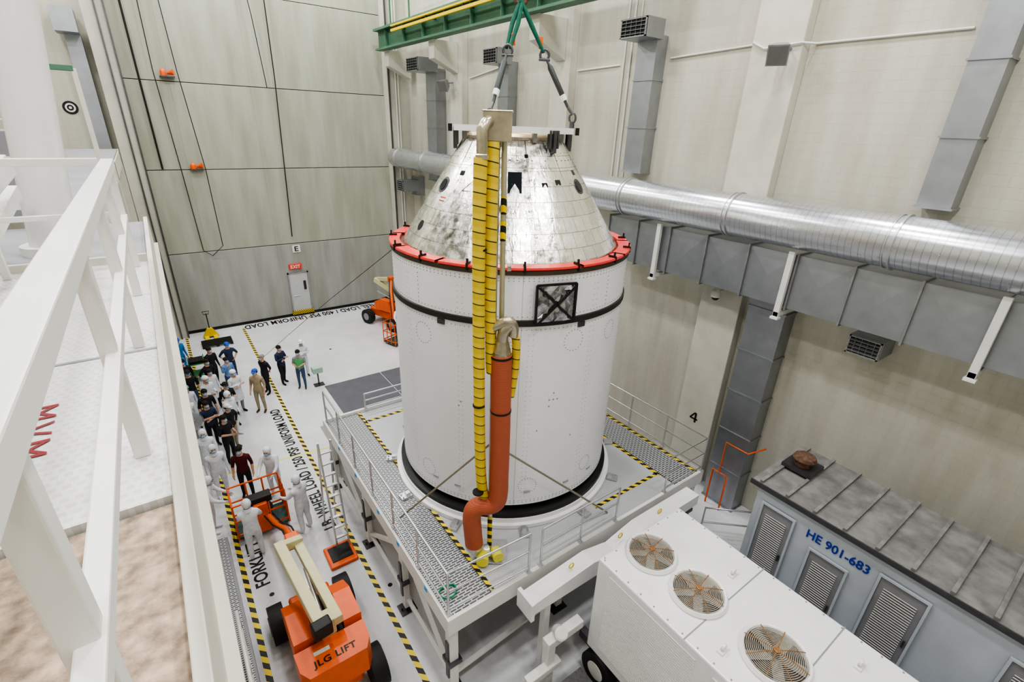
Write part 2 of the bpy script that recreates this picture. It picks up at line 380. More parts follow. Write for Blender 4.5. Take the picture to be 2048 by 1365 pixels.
# ---------------------------------------------------------------- ducts
DXr,DZr=11.42,8.53
rd=thing('round_duct','large shiny galvanised spiral round duct running along the block wall','duct',(DXr,12,8.5))
db=MB().tube([(DXr,27.25,DZr),(DXr,27.2,DZr),(DXr,27.05,DZr),(DXr,26.8,DZr),(DXr,20,DZr),(DXr,-4.5,DZr)],[.3,.4,.47,.5,.5,.5],48)
mk('duct_body',db,SPIRAL,rd,origin=(DXr,12,8.5))
for y in(26.2,23,19.5,16.5,13.3,9.9,6.5,3.1,-.3):
    mk('flange_ring',MB().cyl((DXr,y,DZr),(DXr,y+.04,DZr),.535,n=48),ALU,rd)
    mk('flange_ring',MB().cyl((DXr,y+.12,DZr),(DXr,y+.14,DZr),.52,n=48),ALU,rd)
bd=thing('rectangular_duct','galvanised rectangular duct with cross-broken panels fixed below a round duct','duct',(11.9,5,6.6))
y=10.6
while y>-4:
    y1=y-1.15
    b=MB()
    b.box(11.42,12.0,y1+.02,y-.02,6.66,7.9)
    c=V((11.39,(y+y1)/2,7.3))
    q=[V((11.415,y-.03,6.67)),V((11.415,y-.03,7.89)),V((11.415,y1+.03,7.89)),V((11.415,y1+.03,6.67))]
    for i in range(4): b.add([q[i],q[(i+1)%4],c],[(0,1,2)])
    mk('duct_section',b,GALV,bd)
    mk('duct_flange',MB().box(11.37,12.02,y-.02,y+.02,6.61,7.94),GREY,bd)
    y=y1
for y in(8.6,4.95,1.37,-1.8):
    br=thing('duct_bracket','white steel channel bracket holding the ducts against the wall','bracket',(11.3,y,6.4))
    mk('channel',MB().box(11.24,11.34,y-.065,y+.065,6.44,7.98),WHITE,br,bevel=.01)
    mk('bracket_arm',MB().box(11.24,RX-.33 if 6.3<y<7.6 else RX,y-.06,y+.06,6.46,6.56),WHITE,br)
    mk('bracket_foot',MB().box(11.2,11.36,y-.09,y+.09,6.39,6.44),WHITE,br)
def grille(b,x,y0,y1,z0,z1):
    n=5
    b.box(x-.02,x+.02,y0,y0+.03,z0,z1).box(x-.02,x+.02,y1-.03,y1,z0,z1).box(x-.02,x+.02,y0,y1,z0,z0+.03).box(x-.02,x+.02,y0,y1,z1-.03,z1)
    for i in range(1,n): 
        z=z0+(z1-z0)*i/n;b.obox((x,(y0+y1)/2,z),(.03,0,.015),(0,(y1-y0)/2,0),(0,0,.004))
        yy=y0+(y1-y0)*i/n;b.box(x-.01,x+.01,yy-.004,yy+.004,z0,z1)
def vduct(y0,y1,x0,z0,z1,head=None,hl=.75):
    t=thing('wall_duct','vertical galvanised rectangular wall duct with joints'+(' and a louvred outlet' if head else ''),'duct',(x0+.2,(y0+y1)/2,z0))
    b=MB();z=z0;f=b
    b.box(x0,RX-.01,y0,y1,z0,z1)
    while z<z1+.01: f.box(x0-.03,RX-.01,y0-.03,y1+.03,z-.02,z+.02);z+=1.25
    mk('duct_body',b,GALV,t)
    if head:
        a,c=head
        mk('outlet_box',MB().box(x0-hl,x0+.1,y0-.12,y1+.12,a+.02,c),GALV,t,bevel=.01)
        mk('grille_opening',MB().box(x0-hl-.012,x0-hl-.002,y0-.08,y1+.08,a+.05,c-.04),BLACK,t)
        g=MB();grille(g,x0-hl-.03,y0-.1,y1+.1,a+.03,c-.02);mk('louvre',g,GREY,t)
vduct(23.3,24.3,12.05,7.6,12.7,(12.5,13.1),.9)
vduct(17.4,18.1,12.15,8.9,12.6,(12.45,13.0),.6)
vduct(10.3,11.0,12.15,9.15,12.75,(12.6,13.1),.6)
vduct(2.75,3.3,12.1,9.15,15)
vduct(5.05,6.0,12.04,0.02,6.5)
vduct(26.0,26.6,12.1,6.6,7.6,(6.8,7.4),.8)
lo=thing('wall_louvre','galvanised louvred air outlet box on the block wall','vent',(12,3.3,6.0))
mk('outlet_box',MB().box(11.85,RX,2.9,3.55,5.97,6.4),GALV,lo,bevel=.01)
mk('grille_opening',MB().box(11.84,11.848,2.93,3.52,6.0,6.37),BLACK,lo)
g=MB();grille(g,11.82,2.91,3.54,5.98,6.39);mk('louvre',g,GREY,lo)
fd=thing('wall_duct','vertical galvanised duct on the cream wall beside the hangar door','duct',(-1.1,FY-.4,9))
mk('duct_body',MB().box(-1.5,-1.0,FY-.5,FY-.01,8,13),GALV,fd)
mk('outlet_box',MB().box(-1.7,-1.0,FY-1.4,FY-.3,13,13.8),GALV,fd)
SPG=mat('speaker_grey',(.18,.18,.18),.5)
def speaker(y,z,s,x=RX):
    t=thing('wall_speaker','grey square horn loudspeaker on a wall bracket','speaker',(x-.3,y,z))
    a=V((-.8,-.35,-.45)).normalized();b=a.cross(V((0,0,1))).normalized();c=b.cross(a)
    o=V((x-.45,y,z));bb=MB()
    f0=[o+a*.2+b*s*i+c*s*j for i,j in((-1,-1),(1,-1),(1,1),(-1,1))]
    f1=[o-a*.16+b*s*.6*i+c*s*.6*j for i,j in((-1,-1),(1,-1),(1,1),(-1,1))]
    bb.add(f0+f1,[(0,1,2,3),(7,6,5,4),(0,4,5,1),(1,5,6,2),(2,6,7,3),(3,7,4,0)])
    mk('speaker_box',bb,GREY,t,bevel=.01)
    mk('speaker_grille',MB().obox(o+a*.205,a*.005,b*s*.85,c*s*.85),SPG,t)
    mk('wall_arm',MB().cyl(o-a*.1,(x,y,z+.1),.03),GREY,t)
speaker(6.6,12.0,.22,RX-.32);speaker(22.0,11.95,.25,RX-.32)
cd=thing('dome_camera','white dome security camera on a short wall arm','camera',(12.2,6.9,6.1))
mk('arm',MB().cyl((RX-.32,6.95,6.35),(12.0,6.95,6.35),.03),WHITE,cd)
mk('camera_housing',MB().lathe([(.0,6.42),(.1,6.4),(.13,6.3),(.13,6.22)],(12.0,6.95),20,shared=True),WHITE,cd)
mk('camera_dome',MB().ball((12.0,6.95,6.22),.11),GLASS,cd)
def pipe(pts,r,label='white painted conduit fixed along the block wall',m=WHITE,name='conduit'):
    mk(name,MB().tube(pts,r,8),m,label=label,cat='pipe')
WX=RX-.03
pipe([(WX,13.9,12.1),(WX,12.0,12.15)],.025)
pipe([(WX,10.1,12.2),(WX,7.7,12.3),(RX-.36,7.5,12.3),(RX-.36,7.2,12.15),(RX-.36,6.35,12.2),(WX,6.2,12.2),(WX,3.5,12.2)],.025)
pipe([(WX,2.6,12.2),(WX,-1,12.3)],.025)
pipe([(WX,11.6,19.9),(WX,11.6,8.9)],.03);pipe([(WX,11.85,19.9),(WX,11.85,8.9)],.03);pipe([(WX,11.35,19.9),(WX,11.35,8.9)],.02)
pipe([(WX,21.0,12.2),(WX,18.5,12.5)],.025)
pipe([(11.8,27.4,0),(11.8,27.4,18)],.03,'thin vertical conduit beside the hangar door')
pipe([(11.95,27.4,0),(11.95,27.4,18)],.03,'thin vertical conduit beside the hangar door')
op=thing('orange_pipe_stand','thin orange painted pipework rising from the floor beside a duct','pipe',(11.8,5,0))
mk('riser_pipe',MB().tube([(11.8,5.75,.0),(11.8,5.75,1.25),(11.8,5.3,1.25),(11.8,5.3,.0)],.025,8).tube([(11.8,5.55,1.25),(11.8,5.55,2.3),(11.8,4.9,2.3),(12.3,4.7,2.4)],.022,8),ORANGE,op)
# ---------------------------------------------------------------- floor markings
def flat(name,x0,x1,y0,y1,m,label,z=.004,cat='floor marking'):
    return mk(name,MB().box(x0,x1,y0,y1,0.001,z),m,label=label,cat=cat)
HZ2=hazard('hazard_floor_tape',3.3,(1,1,0),(.80,.62,.05),(.03,.03,.03))
flat('hazard_stripe',-.2,-.08,5.5,27.4,HZ2,'yellow and black hazard line along the walkway edge')
flat('hazard_stripe',2.36,2.48,3.5,27.5,HZ2,'yellow and black hazard line on the white floor')
mk('floor_tape',MB().beam((-.7,15.0,.003),(3.2,14.6,.003),.05,.004),mat('lime_tape',(.7,.75,.05),.5),label='lime yellow tape across the floor',cat='floor marking')
mk('floor_lettering',textmb('FORKLIFT',(.34,9.95,.002),(0,1,0),(-1,0,0),.32,1.6,off=.02),BLACK,label='black stencilled word FORKLIFT on the floor',cat='lettering')
mk('floor_lettering',textmb('LB. WHEEL LOAD / 250 PSF UNIFORM LOAD',(2.22,10.9,.002),(0,1,0),(-1,0,0),.34,7.2,off=.025,sp=1.06),BLACK,label='black stencilled load limit lettering along a hazard line',cat='lettering')
mk('floor_lettering',textmb('LB. WHEEL LOAD / 400 PSF UNIFORM LOAD',(10.9,27.8,.002),(-1,0,0),(0,-1,0),.6,8.4,off=.025,sp=1.06),BLACK,label='black stencilled load limit lettering by the hangar door',cat='lettering')
for i,(x,y) in enumerate([(1.5,8.9),(1.9,7.0),(.3,9.6),(1.2,14.6),(5.5,22.5),(2.7,8.3)]):
    mk('floor_anchor',MB().cyl((x,y,.001),(x,y,.006),.055,n=16),[BLACK],label='small round floor tie-down socket',cat='floor socket')
flat('floor_plate',4.2,6.6,16.3,18.9,MAT_,'dark grey steel cover plate on the white floor',.03,'floor plate')
flat('floor_plate',6.65,8.9,16.3,18.9,MAT_,'dark grey steel cover plate on the white floor',.03,'floor plate')
flat('floor_plate',3.2,7.6,13.3,16.0,GLAY,'grey floor plate beside the work platform',.02,'floor plate')
# ---------------------------------------------------------------- work platform
DZ=2.2;X0,X1,Y0,Y1=2.7,10.1,5.25,12.7
wp=thing('work_platform','raised white steel work platform with perforated walkways around a spacecraft stand','platform',((X0+X1)/2,(Y0+Y1)/2,0))
mk('deck_plate',MB().box(X0+.95,X1-.95,Y0+.05,Y1,DZ-.06,DZ),treadmat('deck_tread_plate',(.50,.51,.53),(.43,.44,.46),.07,.04,.014,.1),wp)
mk('perforated_walkway',MB().box(X0,X0+.93,Y0,Y1,DZ-.06,DZ+.01),TREAD,wp)
mk('perforated_walkway',MB().box(X1-.93,X1,Y0,Y1,DZ-.06,DZ+.01),TREAD,wp)
for a in((X0+.95,X0+1.03,Y0+.1,Y1),(X1-1.03,X1-.95,Y0+.5,Y1),(X1-.1,X1-.02,Y0,Y1),(X0+1.0,X0+2.2,Y1-.6,Y1-.52),(X0+4.2,X1-1,Y0+.55,Y0+.63)):
    mk('edge_stripe',MB().box(a[0],a[1],a[2],a[3],DZ,DZ+.013),HAZ,wp)
boxes('edge_beam',[(X0-.06,X0,Y0,Y1,DZ-.3,DZ+.1),(X1,X1+.06,Y0,Y1,DZ-.3,DZ+.1),(X0-.06,X1+.06,Y0-.08,Y0,DZ-.3,DZ+.1),(X0-.06,X1+.06,Y1,Y1+.08,DZ-.3,DZ+.1)],WHITE,wp,.01)
boxes('cross_joist',[(X0,X1,y-.06,y+.06,DZ-.32,DZ-.07) for y in(6.2,7.6,9.0,10.4,11.6)],WHITE,wp)
for (x,y) in [(2.8,5.35),(2.8,7.5),(2.8,9.8),(2.8,12.5),(5.7,5.6),(10.0,5.35),(10.0,9),(10.0,12.5),(6.3,12.5)]:
    lg=mk('leg',MB().box(x-.09,x+.09,y-.09,y+.09,.12,DZ-.1),WHITE,wp,bevel=.012)
    mk('leveling_foot',MB().box(x-.2,x+.2,y-.16,y+.16,.0,.03).cyl((x,y,.03),(x,y,.14),.05).cyl((x-.14,y,.03),(x-.14,y,.1),.02,n=8).cyl((x+.14,y,.03),(x+.14,y,.1),.02,n=8),STEEL,lg)
    mk('leg_bracket',MB().box(x-.14,x+.14,y-.14,y+.14,.9,1.0).box(x-.12,x-.09,y-.05,y+.05,.5,1.5),STEEL,lg)
for (a,b) in [((2.8,5.4,.4),(2.8,7.4,1.9)),((2.8,9.7,.4),(2.8,7.6,1.9)),((2.8,9.9,.4),(2.8,12.4,1.9)),((2.9,5.35,.5),(5.6,5.5,.5)),((2.8,5.4,.35),(2.8,12.5,.35))]:
    mk('brace',MB().beam(a,b,.08,.08),WHITE,wp)
mk('side_screen',MB().box(2.84,2.86,5.5,12.4,.5,1.85),treadmat('wire_screen',(.48,.49,.49),(.28,.29,.29),.05,.05,.008),wp)
def railing(pts,z0,h,parent,every=1.2,m=ALU,r=.024):
    tb=MB();P=[V((p[0],p[1],z0)) for p in pts]
    up=V((0,0,h));tb.tube([p+up for p in P],r,10)
    top=mk('railing',tb,m,parent)
    for k_ in(.55,.12):
        mk('mid_rail',MB().tube([p+up*k_ for p in P],r*.9,8),m,top)
    for a,b in zip(P,P[1:]):
        L=(b-a).length;n=max(1,round(L/every))
        for i in range(n+1):
            if i==n and b is not P[-1]: continue
            q=a+(b-a)*i/n
            mk('post',MB().cyl(q,q+up,r,n=10).box(q.x-.05,q.x+.05,q.y-.05,q.y+.05,z0,z0+.015),m,top)
railing([(2.72,12.6),(2.72,5.3),(4.45,5.22)],DZ+.1,1.0,wp)
railing([(4.75,5.22),(6.9,5.22)],DZ+.1,.95,wp)
railing([(8.6,5.22),(10.08,5.22),(10.08,12.6),(9.0,12.65)],DZ+.1,1.0,wp)
railing([(3.9,12.7),(6.4,12.7)],DZ+.1,.5,wp)
for y in(6.0,7.3,8.4,9.9,11.2): mk('blue_tape_mark',MB().box(2.63,2.64,y,y+.1,DZ-.02,DZ+.08),BLUETAPE,wp)
fb=thing('spreader_beam','long white welded steel box beam lying along the platform front','beam',(6.6,4.8,1.9))
mk('box_beam',MB().poly([(4.15,4.65,1.9),(4.15,4.65,2.18),(5.7,4.65,2.3),(6.4,4.65,2.14),(7.2,4.65,2.33),(9.2,4.65,2.33),(9.2,4.65,2.05),(7.2,4.65,2.0),(6.4,4.65,1.85)],(0,.36,0)),WGLOSS,fb,bevel=.02)
mk('beam_end_plate',MB().box(4.07,4.15,4.6,5.06,1.82,2.26),WGLOSS,fb)
for x in(5.2,6.6,7.9):
    mk('yellow_tie_ring',MB().tube([(x+.06*math.cos(t),4.8,2.39+.06*math.sin(t)) for t in [i*pi/6 for i in range(13)]],.012,6),YEL,fb)
for x in(4.6,8.8): mk('support_strut',MB().beam((x,4.8,0),(x,4.8,1.9),.14,.14),WGLOSS,fb)
lb=thing('lower_frame','white steel transport frame with a round end cap below the platform','frame',(4.4,4.6,.5))
mk('long_member',MB().beam((4.25,4.35,1.35),(5.15,4.35,1.35),.2,.2),WHITE,lb,bevel=.02)
mk('end_cap',MB().cyl((4.6,4.4,1.4),(4.55,4.25,1.55),.13,n=20).cyl((4.55,4.25,1.55),(4.54,4.23,1.57),.1,n=20),WHITE,lb)
mk('cross_member',MB().beam((3.8,4.3,.7),(4.6,4.3,.7),.18,.16),WHITE,lb,bevel=.02)
boxes('frame_foot',[(4.28,4.45,4.27,4.45,0,1.26),(3.8,3.95,4.25,4.4,0,.65)],WHITE,lb)
wk=thing('floor_ramp','dark grey anti-slip ramp with aluminium side rails below the platform','ramp',(4.6,3.4,0))
mk('ramp_deck',MB().box(3.72,5.05,2.2,4.1,.25,.32),mat('ramp_grey',(.16,.16,.16),.8,0,.2,20.),wk)
mk('ramp_side_rail',MB().box(3.6,3.7,2.0,4.1,.15,.45),ALU,wk);mk('ramp_side_rail',MB().box(3.2,3.28,2.0,5.0,.0,.3),ALU,wk)
boxes('ramp_leg',[(3.75,3.85,2.3,2.4,0,.25),(4.9,5.0,2.3,2.4,0,.25),(3.75,3.85,3.9,4.0,0,.25),(4.9,5.0,3.9,4.0,0,.25)],ALU,wk)
ld=thing('rolling_ladder','tall aluminium ladder on an orange and black base beside the platform','ladder',(2.0,9.9,0))
mk('ladder_base',MB().box(1.65,2.34,9.45,10.2,.006,.1),ORANGE,ld,bevel=.03)
mk('base_tread',MB().box(1.74,2.26,9.6,10.1,.1,.12),BLACK,ld)
for x in(1.98,2.28): mk('ladder_stile',MB().beam((x,10.0,.1),(x,10.5,3.1),.04,.07),ALU,ld)
for x in(1.98,2.28): mk('ladder_stile',MB().beam((x,11.2,.0),(x,10.5,3.1),.04,.05),ALU,ld)
for i in range(1,10): z=.1+i*.3;mk('ladder_rung',MB().box(1.98,2.28,9.96+.5*i/10,10.04+.5*i/10,z,z+.03),ALU,ld)
# ---------------------------------------------------------------- spacecraft
AX,AY=6.32,8.80
F0=math.radians(-125.7)
def az(d): return F0+math.radians(d)
sp=thing('spacecraft','conical silver crew capsule on a tall white cylindrical service section','spacecraft',(AX,AY,DZ))
RS=2.6;ZB=2.68;ZT=7.93
O=lambda z:(AX,AY,z)
mk('base_ring',MB().lathe([(2.2,DZ+.01),(2.82,DZ+.01),(2.82,DZ+.1),(2.73,DZ+.1),(2.73,DZ+.2),(2.2,DZ+.2)],(AX,AY),96),WGLOSS,sp)
mk('black_base_band',MB().lathe([(2.3,DZ+.2),(2.70,DZ+.2),(2.70,DZ+.3),(2.52,DZ+.34),(2.52,ZB),(2.3,ZB)],(AX,AY),96),BLACK,sp)
mk('service_cylinder',MB().lathe([(2.4,ZB),(RS,ZB),(RS,6.94),(RS,7.04),(RS,ZT),(2.3,ZT)],(AX,AY),128),PCYL,sp,origin=O(ZB))
mk('black_joint_band',MB().lathe([(RS,6.93),(RS+.035,6.94),(RS+.035,7.05),(RS,7.06)],(AX,AY),128),mat('dark_band',(.035,.033,.03),.5,0,.2,20.),sp)
mk('top_seal_ring',MB().lathe([(RS-.05,ZT-.02),(RS+.03,ZT-.02),(RS+.03,ZT+.06),(2.3,ZT+.06)],(AX,AY),128),mat('dark_bronze',(.10,.07,.05),.5,.3),sp)
for i in range(12):
    a0=az(i*30+.8);a1=az(i*30+29.2)
    r0=2.42 if i%2 else 2.38
    mk('red_protective_cover',MB().lathe([(r0,ZT+.07),(RS+.04,ZT+.07),(RS+.05,ZT+.085),(RS+.04,ZT+.12),(r0,ZT+.12),(r0,ZT+.07)],(AX,AY),14,a0,a1),RED,sp)
for i in range(16):
    a=az(i*22.5+6);c=V((AX+math.cos(a)*2.56,AY+math.sin(a)*2.56,ZT+.14));r=V((math.cos(a),math.sin(a),0));t=V((-r.y,r.x,0))
    mk('clamp',MB().obox(c,r*.07,t*.018,V((0,0,.018))).obox(c+r*.05+V((0,0,.05)),r*.014,t*.018,V((0,0,.04))).obox(c+r*.08-V((0,0,.05)),r*.012,t*.02,V((0,0,.06))),BLACK,sp)
RC0,RC1,ZC0,ZC1=2.33,1.0,ZT+.06,10.12
cm=mk('capsule_cone',MB().lathe([(2.36,ZC0-.02),(RC0,ZC0+.06),(RC1,ZC1)],(AX,AY),128,shared=False),FOIL,sp,origin=O(ZC0))
mk('capsule_top',MB().lathe([(RC1,ZC1),(.9,ZC1+.06),(.75,ZC1+.08),(.7,ZC1+.16),(0.001,ZC1+.18)],(AX,AY),64),mat('gold_cream_cover',(.6,.50,.32),.35,.5),cm)
def rc(z): return RC0+(RC1-RC0)*(z-ZC0)/(ZC1-ZC0)
def onc(d,z,out=.0):
    a=az(d);r=rc(z)+out;return V((AX+r*math.cos(a),AY+r*math.sin(a),z))
def conedec(name,d,z,w,h,m,t=.012,shape='rect',label=None):
    a=az(d);r=V((math.cos(a),math.sin(a),0));tt=V((-r.y,r.x,0))
    sl=V((r.x*(RC1-RC0),r.y*(RC1-RC0),ZC1-ZC0)).normalized();nn=tt.cross(sl).normalized()
    if nn.dot(r)<0:nn=-nn
    c=onc(d,z)
    if shape=='rect': mb=MB().obox(c,tt*w/2,sl*h/2,nn*t)
    else:
        mb=MB();n=24;pts=[c+tt*math.cos(2*pi*i/n)*w/2+sl*math.sin(2*pi*i/n)*h/2-nn*t for i in range(n)];mb.poly(pts,nn*2*t)
    return mk(name,mb,m,cm,label=label)
for d,z,w,h in[(2,9.35,.26,.42),(24,9.3,.12,.12),(36,9.35,.13,.11),(26,8.4,.17,.14),(46,9.0,.1,.1),(-34,8.32,.09,.09),(-10,8.2,.09,.09),(40,8.35,.08,.08),(16,8.6,.07,.07),(-48,8.1,.1,.1),(60,9.5,.1,.1),(-20,8.55,.07,.07),(12,9.8,.07,.07),(-30,9.6,.1,.1),(70,8.4,.09,.09),(52,8.2,.09,.09),(-42,9.45,.12,.1),(-36,9.2,.08,.08),(-66,8.75,.08,.08),(-26,8.9,.07,.07),(33,8.9,.06,.06)]:
    conedec('thermal_patch',d,z,w,h,GLASS)
for d,z,rw in((-58,9.2,.3),(-60,8.42,.28),(58,9.25,.28)):
    conedec('window_frame',d,z,rw,rw*1.15,STEEL,.02,'o');conedec('window_pane',d,z,rw*.7,rw*.8,GLASS,.03,'o')
conedec('white_cover_disc',-50,8.98,.3,.26,mat('paper_white',(.8,.78,.75),.6),.02,'o')
mk('cover_lettering',MB().beam(onc(-53,9.0,.04),onc(-47,9.0,.04),.004,.02).beam(onc(-53,8.94,.04),onc(-47,8.94,.04),.004,.02),mat('red_letter',(.8,.15,.1),.5),cm)
sl=MB()
def conering(d0,d1,z,w=.014):
    n=max(4,int(abs(d1-d0)/4));P=[onc(d0+(d1-d0)*i/n,z,.004) for i in range(n+1)];sl.tube(P,w/2,5)
conering(0,360,8.95);conering(0,360,9.6);conering(-78,-42,9.5);conering(-82,-45,8.1)
for d in(-75,-44): sl.tube([onc(d,8.1,.004),onc(d,9.55,.004)],.007,5)
for i in range(12): sl.tube([onc(i*30+12,ZC0+.1,.004),onc(i*30+12,ZC1-.05,.004)],.009,5)
mk('panel_seams',sl,mat('seam_grey',(.20,.19,.16),.5,.6),cm)
tl=MB()
for j in range(14):
    z=8.1+j*.135
    n=int(2*pi*rc(z)/.14)
    for i in range(n):
        if (i*7+j*5)%6==0: continue
        d=i*360/n+j*3;a=az(d);r=V((math.cos(a),math.sin(a),0));tt=V((-r.y,r.x,0))
        s_=.009+.008*((i*3+j)%3==0)
        tl.obox(onc(d,z,.003),tt*s_,r*.004,V((0,0,s_)))
mk('fastener_pattern',tl,mat('tile_plug',(.26,.25,.22),.35,.8),cm,kind='stuff')
def oncyl(d,z,out=0):
    a=az(d);return V((AX+(RS+out)*math.cos(a),AY+(RS+out)*math.sin(a),z))
fs=MB()
def dot(d,z,s=.012):
    a=az(d);r=V((math.cos(a),math.sin(a),0));t=V((-r.y,r.x,0));fs.obox(oncyl(d,z,.002),r*.003,t*s,V((0,0,s)))
for d in range(-100,101,2):
    for z in(7.85,7.8,7.12,6.86,2.75,2.8): dot(d,z,.009)
for k_ in range(-3,4):
    d=k_*30+10
    for j in range(45):
        dot(d-1,2.8+j*.11,.006);dot(d+1,2.8+j*.11,.006)
    for j in range(8): dot(d+8,7.15+j*.08,.010)
for dc,zc,r in((-3,6.55,.22),(30,6.55,.22),(-40,6.5,.22),(55,6.5,.2),(12,3.2,.2),(-40,3.2,.2),(46,3.3,.18)):
    for i in range(20):
        t=2*pi*i/20;dot(dc+math.degrees(r*math.cos(t)/RS),zc+r*math.sin(t),.009)
for d,z in((20,5.3),(22,5.3),(24,5.3),(20,5.15),(22,5.45),(15,4.6),(-20,5.2),(-21,5.1),(33,4.3)): dot(d,z,.016)
mk('fastener_rows',fs,mat('fastener_grey',(.36,.36,.40),.5),sp,kind='stuff')
for dc in(-35,-22,12,33,50):
    c=oncyl(dc,3.05,.012);a=az(dc);r=V((math.cos(a),math.sin(a),0));t=V((-r.y,r.x,0))
    mk('access_slot',MB().obox(c,r*.012,t*.07,V((0,0,.025))),mat('slot_grey',(.4,.42,.45),.4),sp)
for dc in(-29,33):
    c=oncyl(dc,6.87,.015);a=az(dc);r=V((math.cos(a),math.sin(a),0));t=V((-r.y,r.x,0))
    mk('band_bracket',MB().obox(c,r*.015,t*.08,V((0,0,.05))),STEEL,sp)
dc=19;a=az(dc);r=V((math.cos(a),math.sin(a),0));t=V((-r.y,r.x,0));c=oncyl(dc,7.38,.03)
fq=MB();n=7;U=[]
for i in range(n+1):
    for j in range(n+1):
        e=0 if i in(0,n) or j in(0,n) else random.uniform(.0,.06)
        U.append(c+t*(i/n-.5)*.76+V((0,0,(j/n-.5)*.74))+r*(.045+e)+t*random.uniform(-.03,.03)*(e>0)+V((0,0,random.uniform(-.03,.03)*(e>0))))
for i in range(n):
    for j in range(n):
        q=[i*(n+1)+j,(i+1)*(n+1)+j,(i+1)*(n+1)+j+1,i*(n+1)+j+1]
        fq.add([U[k] for k in q],[(0,1,2),(0,2,3)] if (i+j)%2 else [(0,1,3),(1,2,3)])
fo=mk('foil_covered_panel',fq,CRK,sp,label='crinkled silver foil square with black frame and crossed straps')
fm=MB()
for s1 in(-1,1):
    fm.beam(c+r*.05+t*.385*s1-V((0,0,.37)),c+r*.05+t*.385*s1+V((0,0,.37)),.04,.04,r)
    fm.beam(c+r*.05-t*.385+V((0,0,.37*s1)),c+r*.05+t*.385+V((0,0,.37*s1)),.04,.03,r)
mk('panel_frame',fm,BLACK,fo)
mk('panel_backing',MB().obox(c+r*.0,t*.37,V((0,0,.35)),r*.04),BLACK,fo)
for s1 in(-1,1): mk('cross_strap',MB().beam(c+r*.112-t*.36-V((0,0,.34*s1)),c+r*.112+t*.36+V((0,0,.34*s1)),.045,.012,r),BLACK,fo)
for i in range(12):
    a=az(i*30+10);r=V((math.cos(a),math.sin(a),0));t=V((-r.y,r.x,0));c=V((AX,AY,DZ+.04))+r*2.97
    mk('holddown_bracket',MB().obox(c,r*.13,t*.10,V((0,0,.025))).obox(c-r*.06+V((0,0,.05)),r*.05,t*.05,V((0,0,.035))).cyl(c+r*.08+t*.06,c+r*.08+t*.06+V((0,0,.06)),.02,n=8).cyl(c+r*.08-t*.06,c+r*.08-t*.06+V((0,0,.06)),.02,n=8),ALU,sp)
lr=thing('lifting_ring','white circular lifting fixture clamped on top of the capsule','lifting fixture',(AX,AY,10.3))
mk('ring_beam',MB().lathe([(1.02,10.2),(1.28,10.2),(1.28,10.31),(1.02,10.31),(1.02,10.2)],(AX,AY),8,az(22.5),az(22.5)+2*pi,smooth=False),WGLOSS,lr,bevel=.01)
for d in(40,100,-20,-80,160,220):
    a=az(d);r=V((math.cos(a),math.sin(a),0));t=V((-r.y,r.x,0));c=V((AX,AY,10.2))+r*1.18
    mk('clamp_leg',MB().obox(c+r*.02-V((0,0,.14)),r*.04,t*.04,V((0,0,.2))).obox(c+t*.1-V((0,0,.1)),r*.04,t*.02,V((0,0,.16))).obox(c-t*.1-V((0,0,.1)),r*.04,t*.02,V((0,0,.16))),STEEL,lr)
for d in(84,-86):
    a=az(d);r=V((math.cos(a),math.sin(a),0));t=V((-r.y,r.x,0));c=V((AX,AY,10.25))+r*1.3
    mk('end_block',MB().obox(c,r*.04,t*.03,V((0,0,.07))),BLACK,lr)
for i in range(8):
    a=az(45*i+22);r=V((math.cos(a),math.sin(a),0));c=V((AX,AY,10.12))+r*1.05
    mk('mount_foot',MB().obox(c,r*.04,V((-r.y,r.x,0))*.04,V((0,0,.08))),GREY,lr)
AP=V((6.38,8.78,12.45))
hk=thing('crane_hook','steel crane hook block with green lifting slings hanging over the capsule','crane hook',AP)
mk('hook_link',MB().tube([AP+V((.13*math.cos(t)*.8,-.13*math.cos(t)*.6,.12+.17*math.sin(t))) for t in[i*pi/8 for i in range(17)]],.04,10),RUST,hk)
mk('hook_block',MB().box(AP.x-.2,AP.x+.2,AP.y-.2,AP.y+.2,AP.z+.5,AP.z+1.2).cyl(AP+V((0,0,.25)),AP+V((0,0,.6)),.06),YEL,hk,bevel=.03)
for s_ in(-.1,.1): mk('hoist_rope',MB().cyl(AP+V((s_,0,1.2)),AP+V((s_,0,7.5)),.02,n=8),STEEL,hk)
